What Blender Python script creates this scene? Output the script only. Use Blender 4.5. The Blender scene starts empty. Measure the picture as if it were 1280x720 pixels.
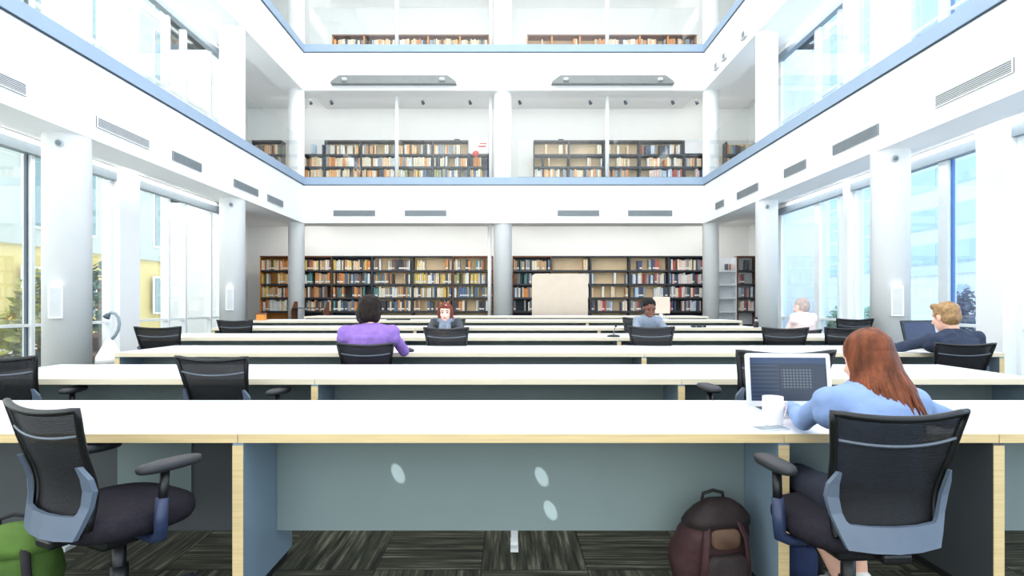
import bpy, bmesh, math, random
from mathutils import Vector, Matrix, Euler
random.seed(7)
C = bpy.context.scene.collection
PI = math.pi
F, U0, V0, H = 740.0, 636.0, 381.0, 1.25      # focal length in pixels, vanishing point, eye height

def PX(u, d): return (u - U0) * d / F
def PZ(y, d): return H - (y - V0) * d / F

# ------------------------------------------------------------------ materials
def lin(c):
    return tuple(((v/255)/12.92 if v/255 <= .04045 else ((v/255+.055)/1.055)**2.4) for v in c)

def mat(name, rgb, rough=.5, vary=.06, scale=8, metal=0, bump=0, spec=.5, stretch=None, bscale=None):
    m = bpy.data.materials.new(name); m.use_nodes = True
    nt = m.node_tree; n = nt.nodes; b = n['Principled BSDF']
    b.inputs['Roughness'].default_value = rough
    b.inputs['Metallic'].default_value = metal
    b.inputs['Specular IOR Level'].default_value = spec
    tc = n.new('ShaderNodeTexCoord'); no = n.new('ShaderNodeTexNoise'); no.inputs['Scale'].default_value = scale
    no.inputs['Detail'].default_value = 4
    src = tc.outputs['Object']
    if stretch:
        mp = n.new('ShaderNodeMapping'); mp.inputs['Scale'].default_value = stretch
        nt.links.new(src, mp.inputs['Vector']); src = mp.outputs['Vector']
    nt.links.new(src, no.inputs['Vector'])
    rp = n.new('ShaderNodeValToRGB'); l = lin(rgb)
    rp.color_ramp.elements[0].position = .3; rp.color_ramp.elements[1].position = .7
    rp.color_ramp.elements[0].color = (*[max(0, v*(1-vary)) for v in l], 1)
    rp.color_ramp.elements[1].color = (*[min(1, v*(1+vary)) for v in l], 1)
    nt.links.new(no.outputs['Fac'], rp.inputs['Fac']); nt.links.new(rp.outputs['Color'], b.inputs['Base Color'])
    if bump:
        n2 = n.new('ShaderNodeTexNoise'); n2.inputs['Scale'].default_value = bscale or scale*6
        nt.links.new(src, n2.inputs['Vector'])
        bp = n.new('ShaderNodeBump'); bp.inputs['Strength'].default_value = bump; bp.inputs['Distance'].default_value = .01
        nt.links.new(n2.outputs['Fac'], bp.inputs['Height']); nt.links.new(bp.outputs['Normal'], b.inputs['Normal'])
    return m

def glass(name, tint, refl=.08, haze=0.0):
    m = bpy.data.materials.new(name); m.use_nodes = True
    nt = m.node_tree; n = nt.nodes; n.remove(n['Principled BSDF']); out = n['Material Output']
    t = n.new('ShaderNodeBsdfTransparent'); t.inputs['Color'].default_value = (*tint, 1)
    g = n.new('ShaderNodeBsdfGlossy'); g.inputs['Roughness'].default_value = .02
    fr = n.new('ShaderNodeLayerWeight'); fr.inputs['Blend'].default_value = .25
    mu = n.new('ShaderNodeMath'); mu.operation = 'MULTIPLY_ADD'; mu.inputs[1].default_value = .22; mu.inputs[2].default_value = refl*.5
    nt.links.new(fr.outputs['Fresnel'], mu.inputs[0])
    mx = n.new('ShaderNodeMixShader'); nt.links.new(mu.outputs[0], mx.inputs['Fac'])
    nt.links.new(t.outputs[0], mx.inputs[1]); nt.links.new(g.outputs[0], mx.inputs[2])
    last = mx
    if haze:
        d = n.new('ShaderNodeBsdfDiffuse'); d.inputs['Color'].default_value = (.95,.97,.97,1)
        m2 = n.new('ShaderNodeMixShader'); m2.inputs['Fac'].default_value = haze
        nt.links.new(mx.outputs[0], m2.inputs[1]); nt.links.new(d.outputs[0], m2.inputs[2]); last = m2
    nt.links.new(last.outputs[0], out.inputs['Surface'])
    return m

def mesh_fabric(name, rgb, opac):
    """woven see-through chair mesh: fine grid of threads over gaps"""
    m = mat(name, rgb, .7, .15, 40)
    nt = m.node_tree; n = nt.nodes; b = n['Principled BSDF']; out = n['Material Output']
    t = n.new('ShaderNodeBsdfTransparent'); mx = n.new('ShaderNodeMixShader')
    w = n.new('ShaderNodeTexWave'); w.bands_direction = 'Z'; w.inputs['Scale'].default_value = 60
    tc = n.new('ShaderNodeTexCoord'); nt.links.new(tc.outputs['Object'], w.inputs['Vector'])
    ma = n.new('ShaderNodeMath'); ma.operation = 'MULTIPLY_ADD'; ma.inputs[1].default_value = .10; ma.inputs[2].default_value = opac-.05
    nt.links.new(w.outputs['Fac'], ma.inputs[0]); nt.links.new(ma.outputs[0], mx.inputs['Fac'])
    nt.links.new(t.outputs[0], mx.inputs[1]); nt.links.new(b.outputs[0], mx.inputs[2]); nt.links.new(mx.outputs[0], out.inputs['Surface'])
    return m

def carpet_mat():
    m = bpy.data.materials.new('carpet_tiles'); m.use_nodes = True
    nt = m.node_tree; n = nt.nodes; L = nt.links.new; b = n['Principled BSDF']
    b.inputs['Roughness'].default_value = .95; b.inputs['Specular IOR Level'].default_value = .1
    tc = n.new('ShaderNodeTexCoord')
    ch = n.new('ShaderNodeTexChecker'); ch.inputs['Scale'].default_value = 2.0
    mp0 = n.new('ShaderNodeMapping'); mp0.inputs['Location'].default_value = (.13,.21,.25)
    L(tc.outputs['Object'], mp0.inputs['Vector']); L(mp0.outputs['Vector'], ch.inputs['Vector'])
    outs = []
    for s in ((38,2.0,1),(2.0,38,1)):
        mp = n.new('ShaderNodeMapping'); mp.inputs['Scale'].default_value = s
        L(tc.outputs['Object'], mp.inputs['Vector'])
        no = n.new('ShaderNodeTexNoise'); no.inputs['Scale'].default_value = 1; no.inputs['Detail'].default_value = 5; no.inputs['Roughness'].default_value = .65
        L(mp.outputs['Vector'], no.inputs['Vector']); outs.append(no.outputs['Fac'])
    mx = n.new('ShaderNodeMix'); mx.data_type = 'FLOAT'
    L(ch.outputs['Fac'], mx.inputs[0]); L(outs[0], mx.inputs[2]); L(outs[1], mx.inputs[3])
    rp = n.new('ShaderNodeValToRGB'); e = rp.color_ramp.elements
    e[0].position = .38; e[0].color = (*lin((46,47,41)),1); e[1].position = .72; e[1].color = (*lin((136,136,118)),1)
    k = e.new(.54); k.color = (*lin((75,76,65)),1)
    L(mx.outputs[0], rp.inputs['Fac'])
    # dark joints between tiles
    br = n.new('ShaderNodeTexBrick'); br.offset = 0; br.inputs['Scale'].default_value = 2; br.inputs['Brick Width'].default_value = 1; br.inputs['Row Height'].default_value = 1
    br.inputs['Mortar Size'].default_value = .006; br.inputs['Color1'].default_value = (1,1,1,1); br.inputs['Color2'].default_value = (1,1,1,1); br.inputs['Mortar'].default_value = (.4,.4,.4,1)
    L(mp0.outputs['Vector'], br.inputs['Vector'])
    mm = n.new('ShaderNodeMix'); mm.data_type = 'RGBA'; mm.blend_type = 'MULTIPLY'; mm.inputs[0].default_value = 1
    L(rp.outputs['Color'], mm.inputs[6]); L(br.outputs['Color'], mm.inputs[7]); L(mm.outputs[2], b.inputs['Base Color'])
    return m

M = {}
M['white'] = mat('white_paint', (246,246,245), .6, .008, 2)
M['wallgrey'] = mat('pale_wall_paint', (238,239,236), .6, .012, 2)
M['ceil'] = mat('ceiling_paint', (236,238,234), .7, .012, 2)
M['band'] = mat('blue_grey_band', (158,178,200), .5, .03, 3)
M['reveal'] = mat('painted_shadow_line', (62,74,84), .5, .05)
M['railgrey'] = mat('grey_head_rail', (128,140,148), .45, .05)
M['mullion'] = mat('white_mullion', (240,243,243), .45, .02)
M['darkmull'] = mat('dark_mullion', (70,84,96), .4, .05)
M['bluemull'] = mat('blue_mullion', (70,120,180), .4, .05)
M['glassL'] = glass('green_tinted_glass', (.97,.995,.985), .05, .04)
M['glassR'] = glass('blue_tinted_glass', (.80,.90,1.0), .05, .04)
M['balglass'] = glass('balustrade_glass', (.97,.985,.985), .05, .006)
M['lam'] = mat('white_laminate', (240,240,242), .35, .008, 3, spec=.4)
M['ply'] = mat('plywood_edge', (222,196,146), .5, .10, 3, stretch=(1,8,40))
M['plypale'] = mat('pale_ply_edge', (228,216,190), .5, .06, 3, stretch=(1,8,40))
M['paneldk'] = mat('dark_and_shaded_panel', (80,84,87), .45, .05, 3)
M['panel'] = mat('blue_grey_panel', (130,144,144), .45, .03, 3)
M['panelside'] = mat('pale_blue_panel', (132,152,168), .4, .03, 3)
M['carpet'] = carpet_mat()
M['blackpl'] = mat('black_plastic', (13,14,16), .4, .15, 30)
M['meshfab'] = mesh_fabric('black_mesh', (22,24,29), .84)
M['seatfab'] = mat('charcoal_upholstery', (36,33,41), .85, .2, 60, bump=.25, spec=.18)
M['bracket'] = mat('grey_blue_plastic', (100,112,130), .4, .05, 10)
M['barlight'] = mat('light_grey_bar', (104,112,124), .35, .05)
M['armblue'] = mat('slate_arm_post', (42,54,86), .4, .1, 10)
M['padgrey'] = mat('arm_pad_rubber', (40,41,46), .55, .1, 20)
M['legmetal'] = mat('dull_grey_metal', (110,116,124), .35, .08, metal=.6)
M['shelfdk'] = mat('dark_shelf', (46,48,54), .5, .12, 5)
M['shelfbr'] = mat('brown_wood', (112,66,40), .5, .2, 4, stretch=(2,2,14))
M['shelforange'] = mat('honey_wood', (206,134,52), .5, .15, 4, stretch=(2,2,14))
M['peach'] = mat('peach_backboard', (246,214,170), .6, .06, 3)
M['whitesh'] = mat('white_shelf', (236,240,244), .5, .03)
M['vent'] = mat('grille_grey', (140,148,152), .5, .06)
M['ventdk'] = mat('grille_dark', (58,64,70), .5, .08)
M['fixture'] = mat('grey_metal_fixture', (132,134,132), .45, .05)
M['paper'] = mat('page_paper', (238,232,216), .8, .06, 40)
M['silver'] = mat('silver_aluminium', (214,218,224), .3, .03, metal=.35)
M['screen'] = None
M['cup'] = mat('white_ceramic', (246,242,238), .3, .02)
M['skin'] = mat('fair_skin', (232,180,156), .5, .06, 25, bump=.05)
M['skindk'] = mat('dark_skin', (112,70,52), .5, .1, 25, bump=.05)
M['skinpk'] = mat('pale_skin', (240,196,180), .5, .05, 25)
M['auburn'] = mat('auburn_hair', (114,62,38), .42, .45, 30, bump=.5, stretch=(1,1,.15), bscale=120, spec=.18)
M['bobhair'] = mat('dark_brown_hair', (30,20,17), .5, .45, 30, bump=.5, bscale=90, spec=.18)
M['redhair'] = mat('red_brown_hair', (112,56,44), .5, .4, 30, bump=.5, bscale=90, spec=.18)
M['blackhair'] = mat('black_hair', (26,22,22), .7, .4, 40, bump=.5, bscale=120, spec=.18)
M['blond'] = mat('sandy_hair', (156,120,78), .5, .4, 30, bump=.5, bscale=120)
M['greyhair'] = mat('grey_hair', (176,158,152), .6, .2, 30, bump=.4, bscale=120)
M['blueshirt'] = mat('light_blue_cotton', (128,152,196), .85, .07, 12, bump=.4, bscale=14)
M['purple'] = mat('purple_knit', (142,108,186), .9, .1, 20, bump=.3)
M['navy'] = mat('navy_knit', (44,54,76), .9, .15, 20, bump=.3)
M['greyshirt'] = mat('pale_grey_cotton', (130,140,156), .9, .06, 20, bump=.2)
M['pinkshirt'] = mat('pale_pink_cotton', (240,216,212), .9, .05, 20, bump=.2)
M['jeans'] = mat('dark_trousers', (38,42,56), .9, .15, 30)
M['shorts'] = mat('dark_shorts', (40,44,52), .9, .15, 30)
M['eye'] = mat('eye_dark', (30,24,22), .2, .1)
M['lip'] = mat('lip_red', (176,92,84), .5, .1)
M['maroon'] = mat('maroon_nylon', (56,28,30), .75, .25, 14, bump=.4, bscale=20)
M['maroondk'] = mat('dark_brown_nylon', (38,26,26), .75, .25, 14, bump=.3)
M['tan'] = mat('tan_patch', (96,70,54), .7, .2, 10)
M['navybag'] = mat('navy_nylon', (34,50,92), .75, .2, 14, bump=.4, bscale=20)
M['greenbag'] = mat('green_canvas', (78,108,42), .85, .3, 10, bump=.4, bscale=20)
M['strap'] = mat('webbing_strap', (30,28,30), .8, .2, 40)
M['beige'] = mat('beige_felt', (206,190,172), .85, .03, 6)
M['sensor'] = mat('sensor_plastic', (205,208,208), .4, .04)
M['poster'] = mat('poster_paper', (240,236,236), .5, .02)
M['red'] = mat('red_print', (214,60,40), .5, .05)
M['sock'] = mat('black_rubber', (30,30,30), .6, .1)

# ------------------------------------------------------------------ mesh builder
class MB:
    def __init__(s): s.bm = bmesh.new(); s.mi = 0
    def _tag(s, faces, smooth=False):
        for f in faces: f.material_index = s.mi; f.smooth = smooth
    def box(s, a, b, bev=0):
        x0,y0,z0 = a; x1,y1,z1 = b
        v = [s.bm.verts.new(p) for p in ((x0,y0,z0),(x1,y0,z0),(x1,y1,z0),(x0,y1,z0),(x0,y0,z1),(x1,y0,z1),(x1,y1,z1),(x0,y1,z1))]
        fs = [s.bm.faces.new([v[i] for i in q]) for q in ((3,2,1,0),(4,5,6,7),(0,1,5,4),(1,2,6,5),(2,3,7,6),(3,0,4,7))]
        s._tag(fs)
        if bev:
            es = list({e for f in fs for e in f.edges})
            r = bmesh.ops.bevel(s.bm, geom=es, offset=bev, segments=2, affect='EDGES', profile=.5)
            s._tag(r['faces'], False)
        return s
    def loft(s, rings, cap0=True, cap1=True, smooth=True, closed=True):
        rv = [[s.bm.verts.new(p) for p in r] for r in rings]
        fs = []
        n = len(rings[0])
        for a, b in zip(rv, rv[1:]):
            for i in range(n if closed else n-1):
                j = (i+1) % n
                fs.append(s.bm.faces.new((a[i],a[j],b[j],b[i])))
        if cap0: fs.append(s.bm.faces.new(list(reversed(rv[0]))))
        if cap1: fs.append(s.bm.faces.new(rv[-1]))
        s._tag(fs, smooth); return s
    def tube(s, pts, r, n=8, caps=True, flat=None, closed=False):
        """swept round (or flattened) tube along a polyline; r a number or a list"""
        pts = [Vector(p) for p in pts]; rings = []
        up = Vector((0,0,1))
        for i, p in enumerate(pts):
            a = pts[i-1] if i or closed else pts[i]; b = pts[(i+1) % len(pts)] if i < len(pts)-1 or closed else pts[i]
            t = (b-a).normalized()
            if i == 0:
                up = Vector((0,0,1)) if abs(t.z) < .9 else Vector((0,1,0))
            sd = t.cross(up).normalized(); up = sd.cross(t).normalized()
            rr = r[i] if isinstance(r, (list,tuple)) else r
            fx, fy = flat or (1,1)
            rings.append([p + sd*(rr*fx*math.cos(2*PI*k/n)) + up*(rr*fy*math.sin(2*PI*k/n)) for k in range(n)])
        if closed: rings.append(rings[0])
        return s.loft(rings, caps and not closed, caps and not closed)
    def cyl(s, x, y, z0, z1, r0, r1=None, n=24, smooth=True):
        r1 = r0 if r1 is None else r1
        ring = lambda r, z: [(x+r*math.cos(2*PI*k/n), y+r*math.sin(2*PI*k/n), z) for k in range(n)]
        return s.loft([ring(r0,z0), ring(r1,z1)], smooth=smooth)
    def lathe(s, prof, x=0, y=0, n=24):
        return s.loft([[(x+r*math.cos(2*PI*k/n), y+r*math.sin(2*PI*k/n), z) for k in range(n)] for r, z in prof])
    def ell(s, c, r, rot=None, nu=16, nv=10):
        c = Vector(c); R = Euler(rot).to_matrix() if rot else Matrix.Identity(3)
        rings = []
        for j in range(1, nv):
            th = PI*j/nv
            rings.append([c + R @ Vector((r[0]*math.sin(th)*math.cos(2*PI*k/nu), r[1]*math.sin(th)*math.sin(2*PI*k/nu), -r[2]*math.cos(th))) for k in range(nu)])
        return s.loft(rings)
    def caps(s, p0, p1, r0, r1, n=12):
        p0, p1 = Vector(p0), Vector(p1); t = (p1-p0)
        L = t.length; t = t.normalized() if L > 1e-6 else Vector((0,0,1))
        a = t.orthogonal().normalized(); b = t.cross(a)
        rings = []
        for ang in (-80,-50,-20): 
            q = math.radians(ang); rings.append((p0 + t*r0*math.sin(q), r0*math.cos(q)))
        for ang in (20,50,80):
            q = math.radians(ang); rings.append((p1 + t*r1*math.sin(q), r1*math.cos(q)))
        return s.loft([[c + a*(r*math.cos(2*PI*k/n)) + b*(r*math.sin(2*PI*k/n)) for k in range(n)] for c, r in rings])
    def prism(s, poly, axis, a, b, smooth=False):
        """extrude a 2-D polygon along an axis: axis 'x' -> poly is (y,z), 'y' -> (x,z), 'z' -> (x,y)"""
        def P(q, t): return {'x': (t,q[0],q[1]), 'y': (q[0],t,q[1]), 'z': (q[0],q[1],t)}[axis]
        return s.loft([[P(q,a) for q in poly], [P(q,b) for q in poly]], smooth=smooth)
    def sheet(s, grid_f, nu, nv, thick):
        """closed thin solid from front(u,v)->Vector, thickness towards given vector"""
        th = Vector(thick)
        A = [[s.bm.verts.new(grid_f(i/nu, j/nv)) for j in range(nv+1)] for i in range(nu+1)]
        B = [[s.bm.verts.new(Vector(grid_f(i/nu, j/nv))+th) for j in range(nv+1)] for i in range(nu+1)]
        fs = []
        for i in range(nu):
            for j in range(nv):
                fs.append(s.bm.faces.new((A[i][j],A[i+1][j],A[i+1][j+1],A[i][j+1])))
                fs.append(s.bm.faces.new((B[i][j],B[i][j+1],B[i+1][j+1],B[i+1][j])))
        for i in range(nu):
            fs.append(s.bm.faces.new((A[i][0],B[i][0],B[i+1][0],A[i+1][0])))
            fs.append(s.bm.faces.new((A[i][nv],A[i+1][nv],B[i+1][nv],B[i][nv])))
        for j in range(nv):
            fs.append(s.bm.faces.new((A[0][j],A[0][j+1],B[0][j+1],B[0][j])))
            fs.append(s.bm.faces.new((A[nu][j],B[nu][j],B[nu][j+1],A[nu][j+1])))
        s._tag(fs, True); return s
    def mesh(s, name, mats):
        bmesh.ops.recalc_face_normals(s.bm, faces=s.bm.faces)
        me = bpy.data.meshes.new(name); s.bm.to_mesh(me); s.bm.free()
        for m in (mats if isinstance(mats, (list,tuple)) else [mats]): me.materials.append(m)
        return me
    def build(s, name, mats, parent=None, loc=None):
        o = bpy.data.objects.new(name, s.mesh(name, mats)); C.objects.link(o)
        if parent: o.parent = parent
        if loc: o.location = loc
        return o

def empty(name, loc=(0,0,0), rz=0):
    o = bpy.data.objects.new(name, None); C.objects.link(o); o.location = loc; o.rotation_euler = (0,0,rz)
    o.empty_display_size = .1
    return o
def tag(o, label, cat, group=None, kind=None):
    o['label'] = label; o['category'] = cat
    if group: o['group'] = group
    if kind: o['kind'] = kind
    return o
def struct(o, label=None):
    o['kind'] = 'structure'
    if label: o['label'] = label
    return o
KIDS = {}
def copy_tree(o, parent=None):
    c = o.copy(); C.objects.link(c); c.parent = parent
    for ch in [x for x in C.objects if x.parent == o]:
        copy_tree(ch, c)
    return c
SKY, EXPO, GLINT, LB, LS = 1.0, 1.66, 300.0, (46, 24, 7), 24
# ------------------------------------------------------------------ the rows of desks (each row on a shallow tier)
ROW_D  = [2.43, 3.82, 5.25, 6.70, 8.20, 9.80, 11.40]        # front edge
ROW_Y  = [542.5, 473.7, 441.0, 422.0, 410.0, 400.8, 395.5]  # its height in the picture
ROW_DEP= [.86, .93, .95, 1.0, .95, .95, .95]
ROW_Z  = [PZ(y, d) for y, d in zip(ROW_Y, ROW_D)]
FLOOR  = [z - ROW_Z[0] for z in ROW_Z]
STEP_Y = [-7.0, 3.34, 4.70, 6.02, 7.62, 9.05, 10.65, 17.0]
ZF = 3.32       # underside of the gallery beams
ST = 3.36       # storey height
XL, XR, DB = -5.2, 4.95, 15.0   # gallery faces
WL, WR, WB = -6.3, 6.0, 16.9    # outer walls

# ---- floor: shallow tiers rising towards the bookcases
m = MB()
for k in range(7):
    m.box((-7.6, STEP_Y[k], -.3), (7.5, STEP_Y[k+1], FLOOR[k]))
struct(m.build('floor', M['carpet']), 'dark grey-green carpet tiles with streaks')

# ---- outer walls
m = MB(); m.box((-8.6, WB, -.3), (8.6, WB+.2, 10.4)); struct(m.build('wall_back', M['wallgrey']))
m = MB(); m.box((-6.6, -7.2, -.3), (6.3, -7, .12)); m.box((-6.6, -7.2, 10.0), (6.3, -7, 10.4)); m.box((-6.6, -7.2, .12), (WL, -7, 10.0)); m.box((WR, -7.2, .12), (6.3, -7, 10.0)); struct(m.build('wall_front', M['wallgrey']))
for side, X in (('left', WL), ('right', WR)):
    s = 1 if X > 0 else -1
    HX = {-1: 7.45, 1: 6.85}[s]
    m = MB()
    m.box((min(X, s*HX), 13.0, -.3), (max(X, s*HX), 13.25, 10.4))
    m.box((min(s*HX, s*(HX+.2)), 13.002, -.3), (max(s*HX, s*(HX+.2)), 17.1, 10.39))
    # wall bands over the window heads at each storey and a low kerb under them
    for k in range(3):
        zb = k*ST
        m.box((min(X-.12, X+.12), -7, ZF+zb+.02), (max(X-.12, X+.12), 13.0, ZF+zb+1.03))
    m.box((X-.12, -7, -.3), (X+.12, 13.0, .10))
    struct(m.build('wall_'+side, M['white']))

# ---- galleries: slab + beam + fascia for the storeys above
for k in range(3):
    zb = k*ST
    z0, z1 = ZF+zb, ZF+zb+.955
    for side, X, W in (('left', XL, WL), ('right', XR, WR)):
        s = 1 if X > 0 else -1
        m = MB()
        lo, hi = sorted((X, X+s*.57)); m.box((lo, -7, z0), (hi, DB+.57, z1))           # beam with its white face
        lo, hi = sorted((X+s*.57, s*{-1: 7.45, 1: 6.85}[s]))
        lo2, hi2 = sorted((X+s*.57, W-s*.12)); m.box((lo2, -7, z0+.10), (hi2, 13.0, z1))
        m.box((lo, 13.0, z0+.17), (hi, WB, z1))
        struct(m.build(f'gallery_slab_{side}', M['white']))
    m = MB()
    m.box((XL, DB, z0), (XR, DB+.57, z1)); m.box((XL, DB+.57, z0+.17), (XR, WB, z1))
    struct(m.build('gallery_slab_back', M['white']))
    # thin strip coloured dark as a shadow gap and blue grey band along the balcony edge
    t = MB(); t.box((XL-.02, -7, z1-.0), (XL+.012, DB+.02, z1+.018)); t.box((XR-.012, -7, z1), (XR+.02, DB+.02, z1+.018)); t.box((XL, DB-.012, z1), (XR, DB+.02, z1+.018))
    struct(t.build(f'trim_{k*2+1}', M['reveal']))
    t = MB()
    for X, s in ((XL, -1), (XR, 1)):
        lo, hi = sorted((X-s*.03, X+s*.14)); t.box((lo, -7, z1+.018), (hi, DB+.14, z1+.203))
    t.box((XL+.03, DB-.03, z1+.018), (XR-.03, DB+.14, z1+.203))
    struct(t.build(f'trim_{k*2+2}', M['band']), 'blue-grey band along the balcony edge')
# dark strips that paint in the shade at the soffit step
for k in range(2):
    t = MB(); zb = k*ST
    for X, s in ((XL, -1), (XR, 1)):
        lo, hi = sorted((X+s*.57, X+s*.60)); t.box((lo, -7, ZF+zb+.07), (hi, DB+.5, ZF+zb+.098))
    struct(t.build(f'trim_{k+10}', M['reveal']))

# ---- round columns
def column(x, y, r, zt=10.3):
    m = MB(); m.cyl(x, y, -.02, zt, r, n=40)
    return struct(m.build('column', M['white']), 'round white column')
COLS = []
for (x, y, r) in ((XL-.26, 7.32, .255), (XL-.24, 11.65, .235), (XL-.2, 15.05, .2), (XL-.26, 3.0, .255), (XL-.26, -1.4, .255),
                  (XR+.235, 8.05, .235), (XR+.21, 11.85, .21), (XR+.2, 15.1, .2), (XR+.235, 4.0, .235), (XR+.235, -.3, .235),
                  (PX(628.5, 15.2), 15.25, .23)):
    COLS.append(column(x, y, r))
# thin white pipes in front of the back bookcases
for (u, z0, z1) in ((496, 4.3, 7.0), (759, 4.3, 7.0), (613.5, 4.3, 7.0), (612, .3, 3.5), (496, 7.7, 10.2), (759, 7.7, 10.2), (614, 7.7, 10.2)):
    m = MB(); m.cyl(PX(u, 15.4), 15.4, z0, z1, .05, n=16)
    struct(m.build('column', M['white']), 'thin white steel post')

# ---- windows: a bay of glass with frame, mullions, panes
WN = [0]
def window_bay(X, s, y0, y1, mulls, z0, z1, gl, dark=(), wide=()):
    WN[0] += 1
    root = empty(f'window_{WN[0]}', (X, (y0+y1)/2, z0)); struct(root)
    cy = (y0+y1)/2
    m = MB()
    w = .045
    h = z1-z0
    m.box((-.05, y0-cy, 0), (.05, y1-cy, .06)); m.box((-.05, y0-cy, h-.02), (.05, y1-cy, h))
    m.box((-.05, y0-cy, .06), (.05, y0-cy+.06, h-.02)); m.box((-.05, y1-cy-.06, .06), (.05, y1-cy, h-.02))
    m.build('frame', M['mullion'], root)
    b = MB(); b.box((-s*.12 if s > 0 else .0, y0-cy, h-.13), (0 if s > 0 else .12, y1-cy, h)); b.build('head_rail', M['railgrey'], root)
    ys = [y0] + list(mulls) + [y1]
    for yy in mulls:
        g = MB(); ww = .09 if yy in wide else .03
        g.box((-.06, yy-cy-ww, .06), (.06, yy-cy+ww, h-.13)); g.build('mullion', M['mullion'], root)
        if yy in dark:
            g = MB(); g.box((-.018, yy-cy-ww-.03, .06), (.018, yy-cy-ww, h-.13)); g.build('mullion', M['darkmull'] if s < 0 else M['bluemull'], root)
    for a, b_ in zip(ys, ys[1:]):
        g = MB(); g.box((-.008, a-cy+.02, .05), (.008, b_-cy-.02, h-.02)); g.build('pane', gl, root)
    t = MB(); t.box((-.035, y0-cy, .86), (.035, y1-cy, .90)); t.build('transom', M['mullion'], root)
    return root

WN[0] += 1
root = empty(f'window_{WN[0]}', (0, -7.1, .12)); struct(root)  # unseen window wall behind the camera, added to let level skylight in
for i in range(7):
    x = WL + .04 + i*(WR-WL-.08)/6
    m = MB(); m.box((x-.04,-.05,0),(x+.04,.05,9.88)); m.build('mullion', M['mullion'], root)
    if i < 6:
        m = MB(); m.box((x+.04,-.006,0),(x+(WR-WL-.08)/6-.04,.006,9.88)); m.build('pane', M['glassL'], root)
for k in range(3):
    zb = k*ST; z0 = .10 if k == 0 else ZF+1.05+(k-1)*ST; z1 = ZF + zb + .02
    dL = lambda u: F*6.3/(636-u)
    dR = lambda u: F*6.0/(u-636)
    a, b = dL(137), dL(163)
    window_bay(WL, -1, 2.2, a, (5.2, dL(36),), z0, z1, M['glassL'], dark=(dL(36),))
    window_bay(WL, -1, b, 13.0, (dL(208), dL(229), dL(261)), z0, z1, M['glassL'])
    window_bay(WL, -1, -7, 1.8, (-4.4, -2, .2), z0, z1, M['glassL'])
    m = MB(); m.box((WL-.12, a, z0-.1), (WL+.16, b, z1)); m.box((WL-.12, 1.8, z0-.1), (WL+.16, 2.2, z1))
    struct(m.build(f'trim_{20+k}', M['white']))
    a, b = dR(1277), dR(1242)
    c0, c1 = dR(1033), dR(1017)
    window_bay(WR, 1, b, 10.2, (dR(1184),), z0, z1, M['glassR'], dark=(dR(1184),), wide=(dR(1184),))
    window_bay(WR, 1, 10.35, 13.0, (dR(1052), (c0+c1)/2), z0, z1, M['glassR'], wide=((c0+c1)/2,))
    window_bay(WR, 1, 2.4, a, (4.6,), z0, z1, M['glassR'])
    window_bay(WR, 1, -7, 2.0, (-4.4, -2, .2), z0, z1, M['glassR'])
    m = MB(); m.box((WR-.22, a, z0-.1), (WR+.12, b, z1)); m.box((WR-.16, 10.2, z0-.1), (WR+.12, 10.35, z1)); m.box((WR-.16, 2.0, z0-.1), (WR+.12, 2.4, z1))
    struct(m.build(f'trim_{30+k}', M['white']))

# ---- glass balustrades above the blue grey band
def balustrade(p0, p1, z, label):
    p0, p1 = Vector(p0), Vector(p1); d = p1-p0; L = d.length; n = max(1, round(L/2.1))
    root = tag(empty('glass_balustrade', (p0.x, p0.y, z), math.atan2(d.y, d.x)), label, 'balustrade', 'glass balustrades')
    m = MB(); m.box((0, -.02, 0), (L, .02, .03)); m.build('base_channel', M['darkmull'], root)
    for i in range(n):
        m = MB(); m.box((L*i/n+.012, -.007, .03), (L*(i+1)/n-.012, .007, .98)); m.build('glass_pane', M['balglass'], root)
NAMES = {0: 'first gallery', 1: 'second gallery'}
for k in range(2):
    z = ZF + .955 + k*ST + .203
    fl = NAMES[k]
    for X, nm, ys in ((XL-.07, 'yellow-view side', ((-1.4,.255),(3.0,.255),(7.32,.255),(11.65,.235),(15.05,.2))), (XR+.07, 'blue-lit side', ((-.3,.235),(4.0,.235),(8.05,.235),(11.85,.21),(15.1,.2)))):
        for i, ((a, ra), (b, rb)) in enumerate(zip(ys, ys[1:])):
            where = ('fourth', 'third', 'second', 'first')[i]
            balustrade((X, a+ra+.04, 0), (X, b-rb-.04, 0), z, f'glass balustrade of the {fl}, {nm}, {where} bay from the back corner')
    balustrade((XL+.1, DB+.10, 0), (PX(616, 15)-.12, DB+.10, 0), z, f'glass balustrade of the {fl} along the back, yellow-view half')
    balustrade((PX(641, 15)+.12, DB+.10, 0), (XR-.1, DB+.10, 0), z, f'glass balustrade of the {fl} along the back, blue-lit half')

# ---- ventilation grilles in the fascias
def vent(name, origin, ux, L, h, nslat, label, dark, grp='fascia grilles'):
    """grille in a vertical plane: ux = direction along the wall; its normal faces the atrium"""
    ang = math.atan2(ux[1], ux[0])
    root = tag(empty(name, origin, ang), label, 'vent', grp)
    m = MB(); m.box((0, -.006, 0), (L, .004, h)); m.build('backing', M['ventdk'] if dark else M['fixture'], root)
    n = MB()
    n.box((0,-.016,0),(L,-.004,.012)); n.box((0,-.016,h-.012),(L,-.004,h)); n.box((0,-.016,.012),(.012,-.004,h-.012)); n.box((L-.012,-.016,.012),(L,-.004,h-.012))
    n.build('frame', M['white'] if dark else M['vent'], root)
    st = (h-.024)/nslat
    g = MB()
    for i in range(nslat):
        g.box((.012, -.015, .012+st*(i+(.5 if dark else .42))), (L-.012, -.005, .012+st*(i+1)))
    g.build('slats', M['sensor'] if dark else M['vent'], root)
ordn = ['first', 'second', 'third', 'fourth', 'fifth', 'sixth']
def dside(u, X): return F*X/(u-636)
lst = [(-12,32),(120,186),(215,251),(292,322),(334,353)]
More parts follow.
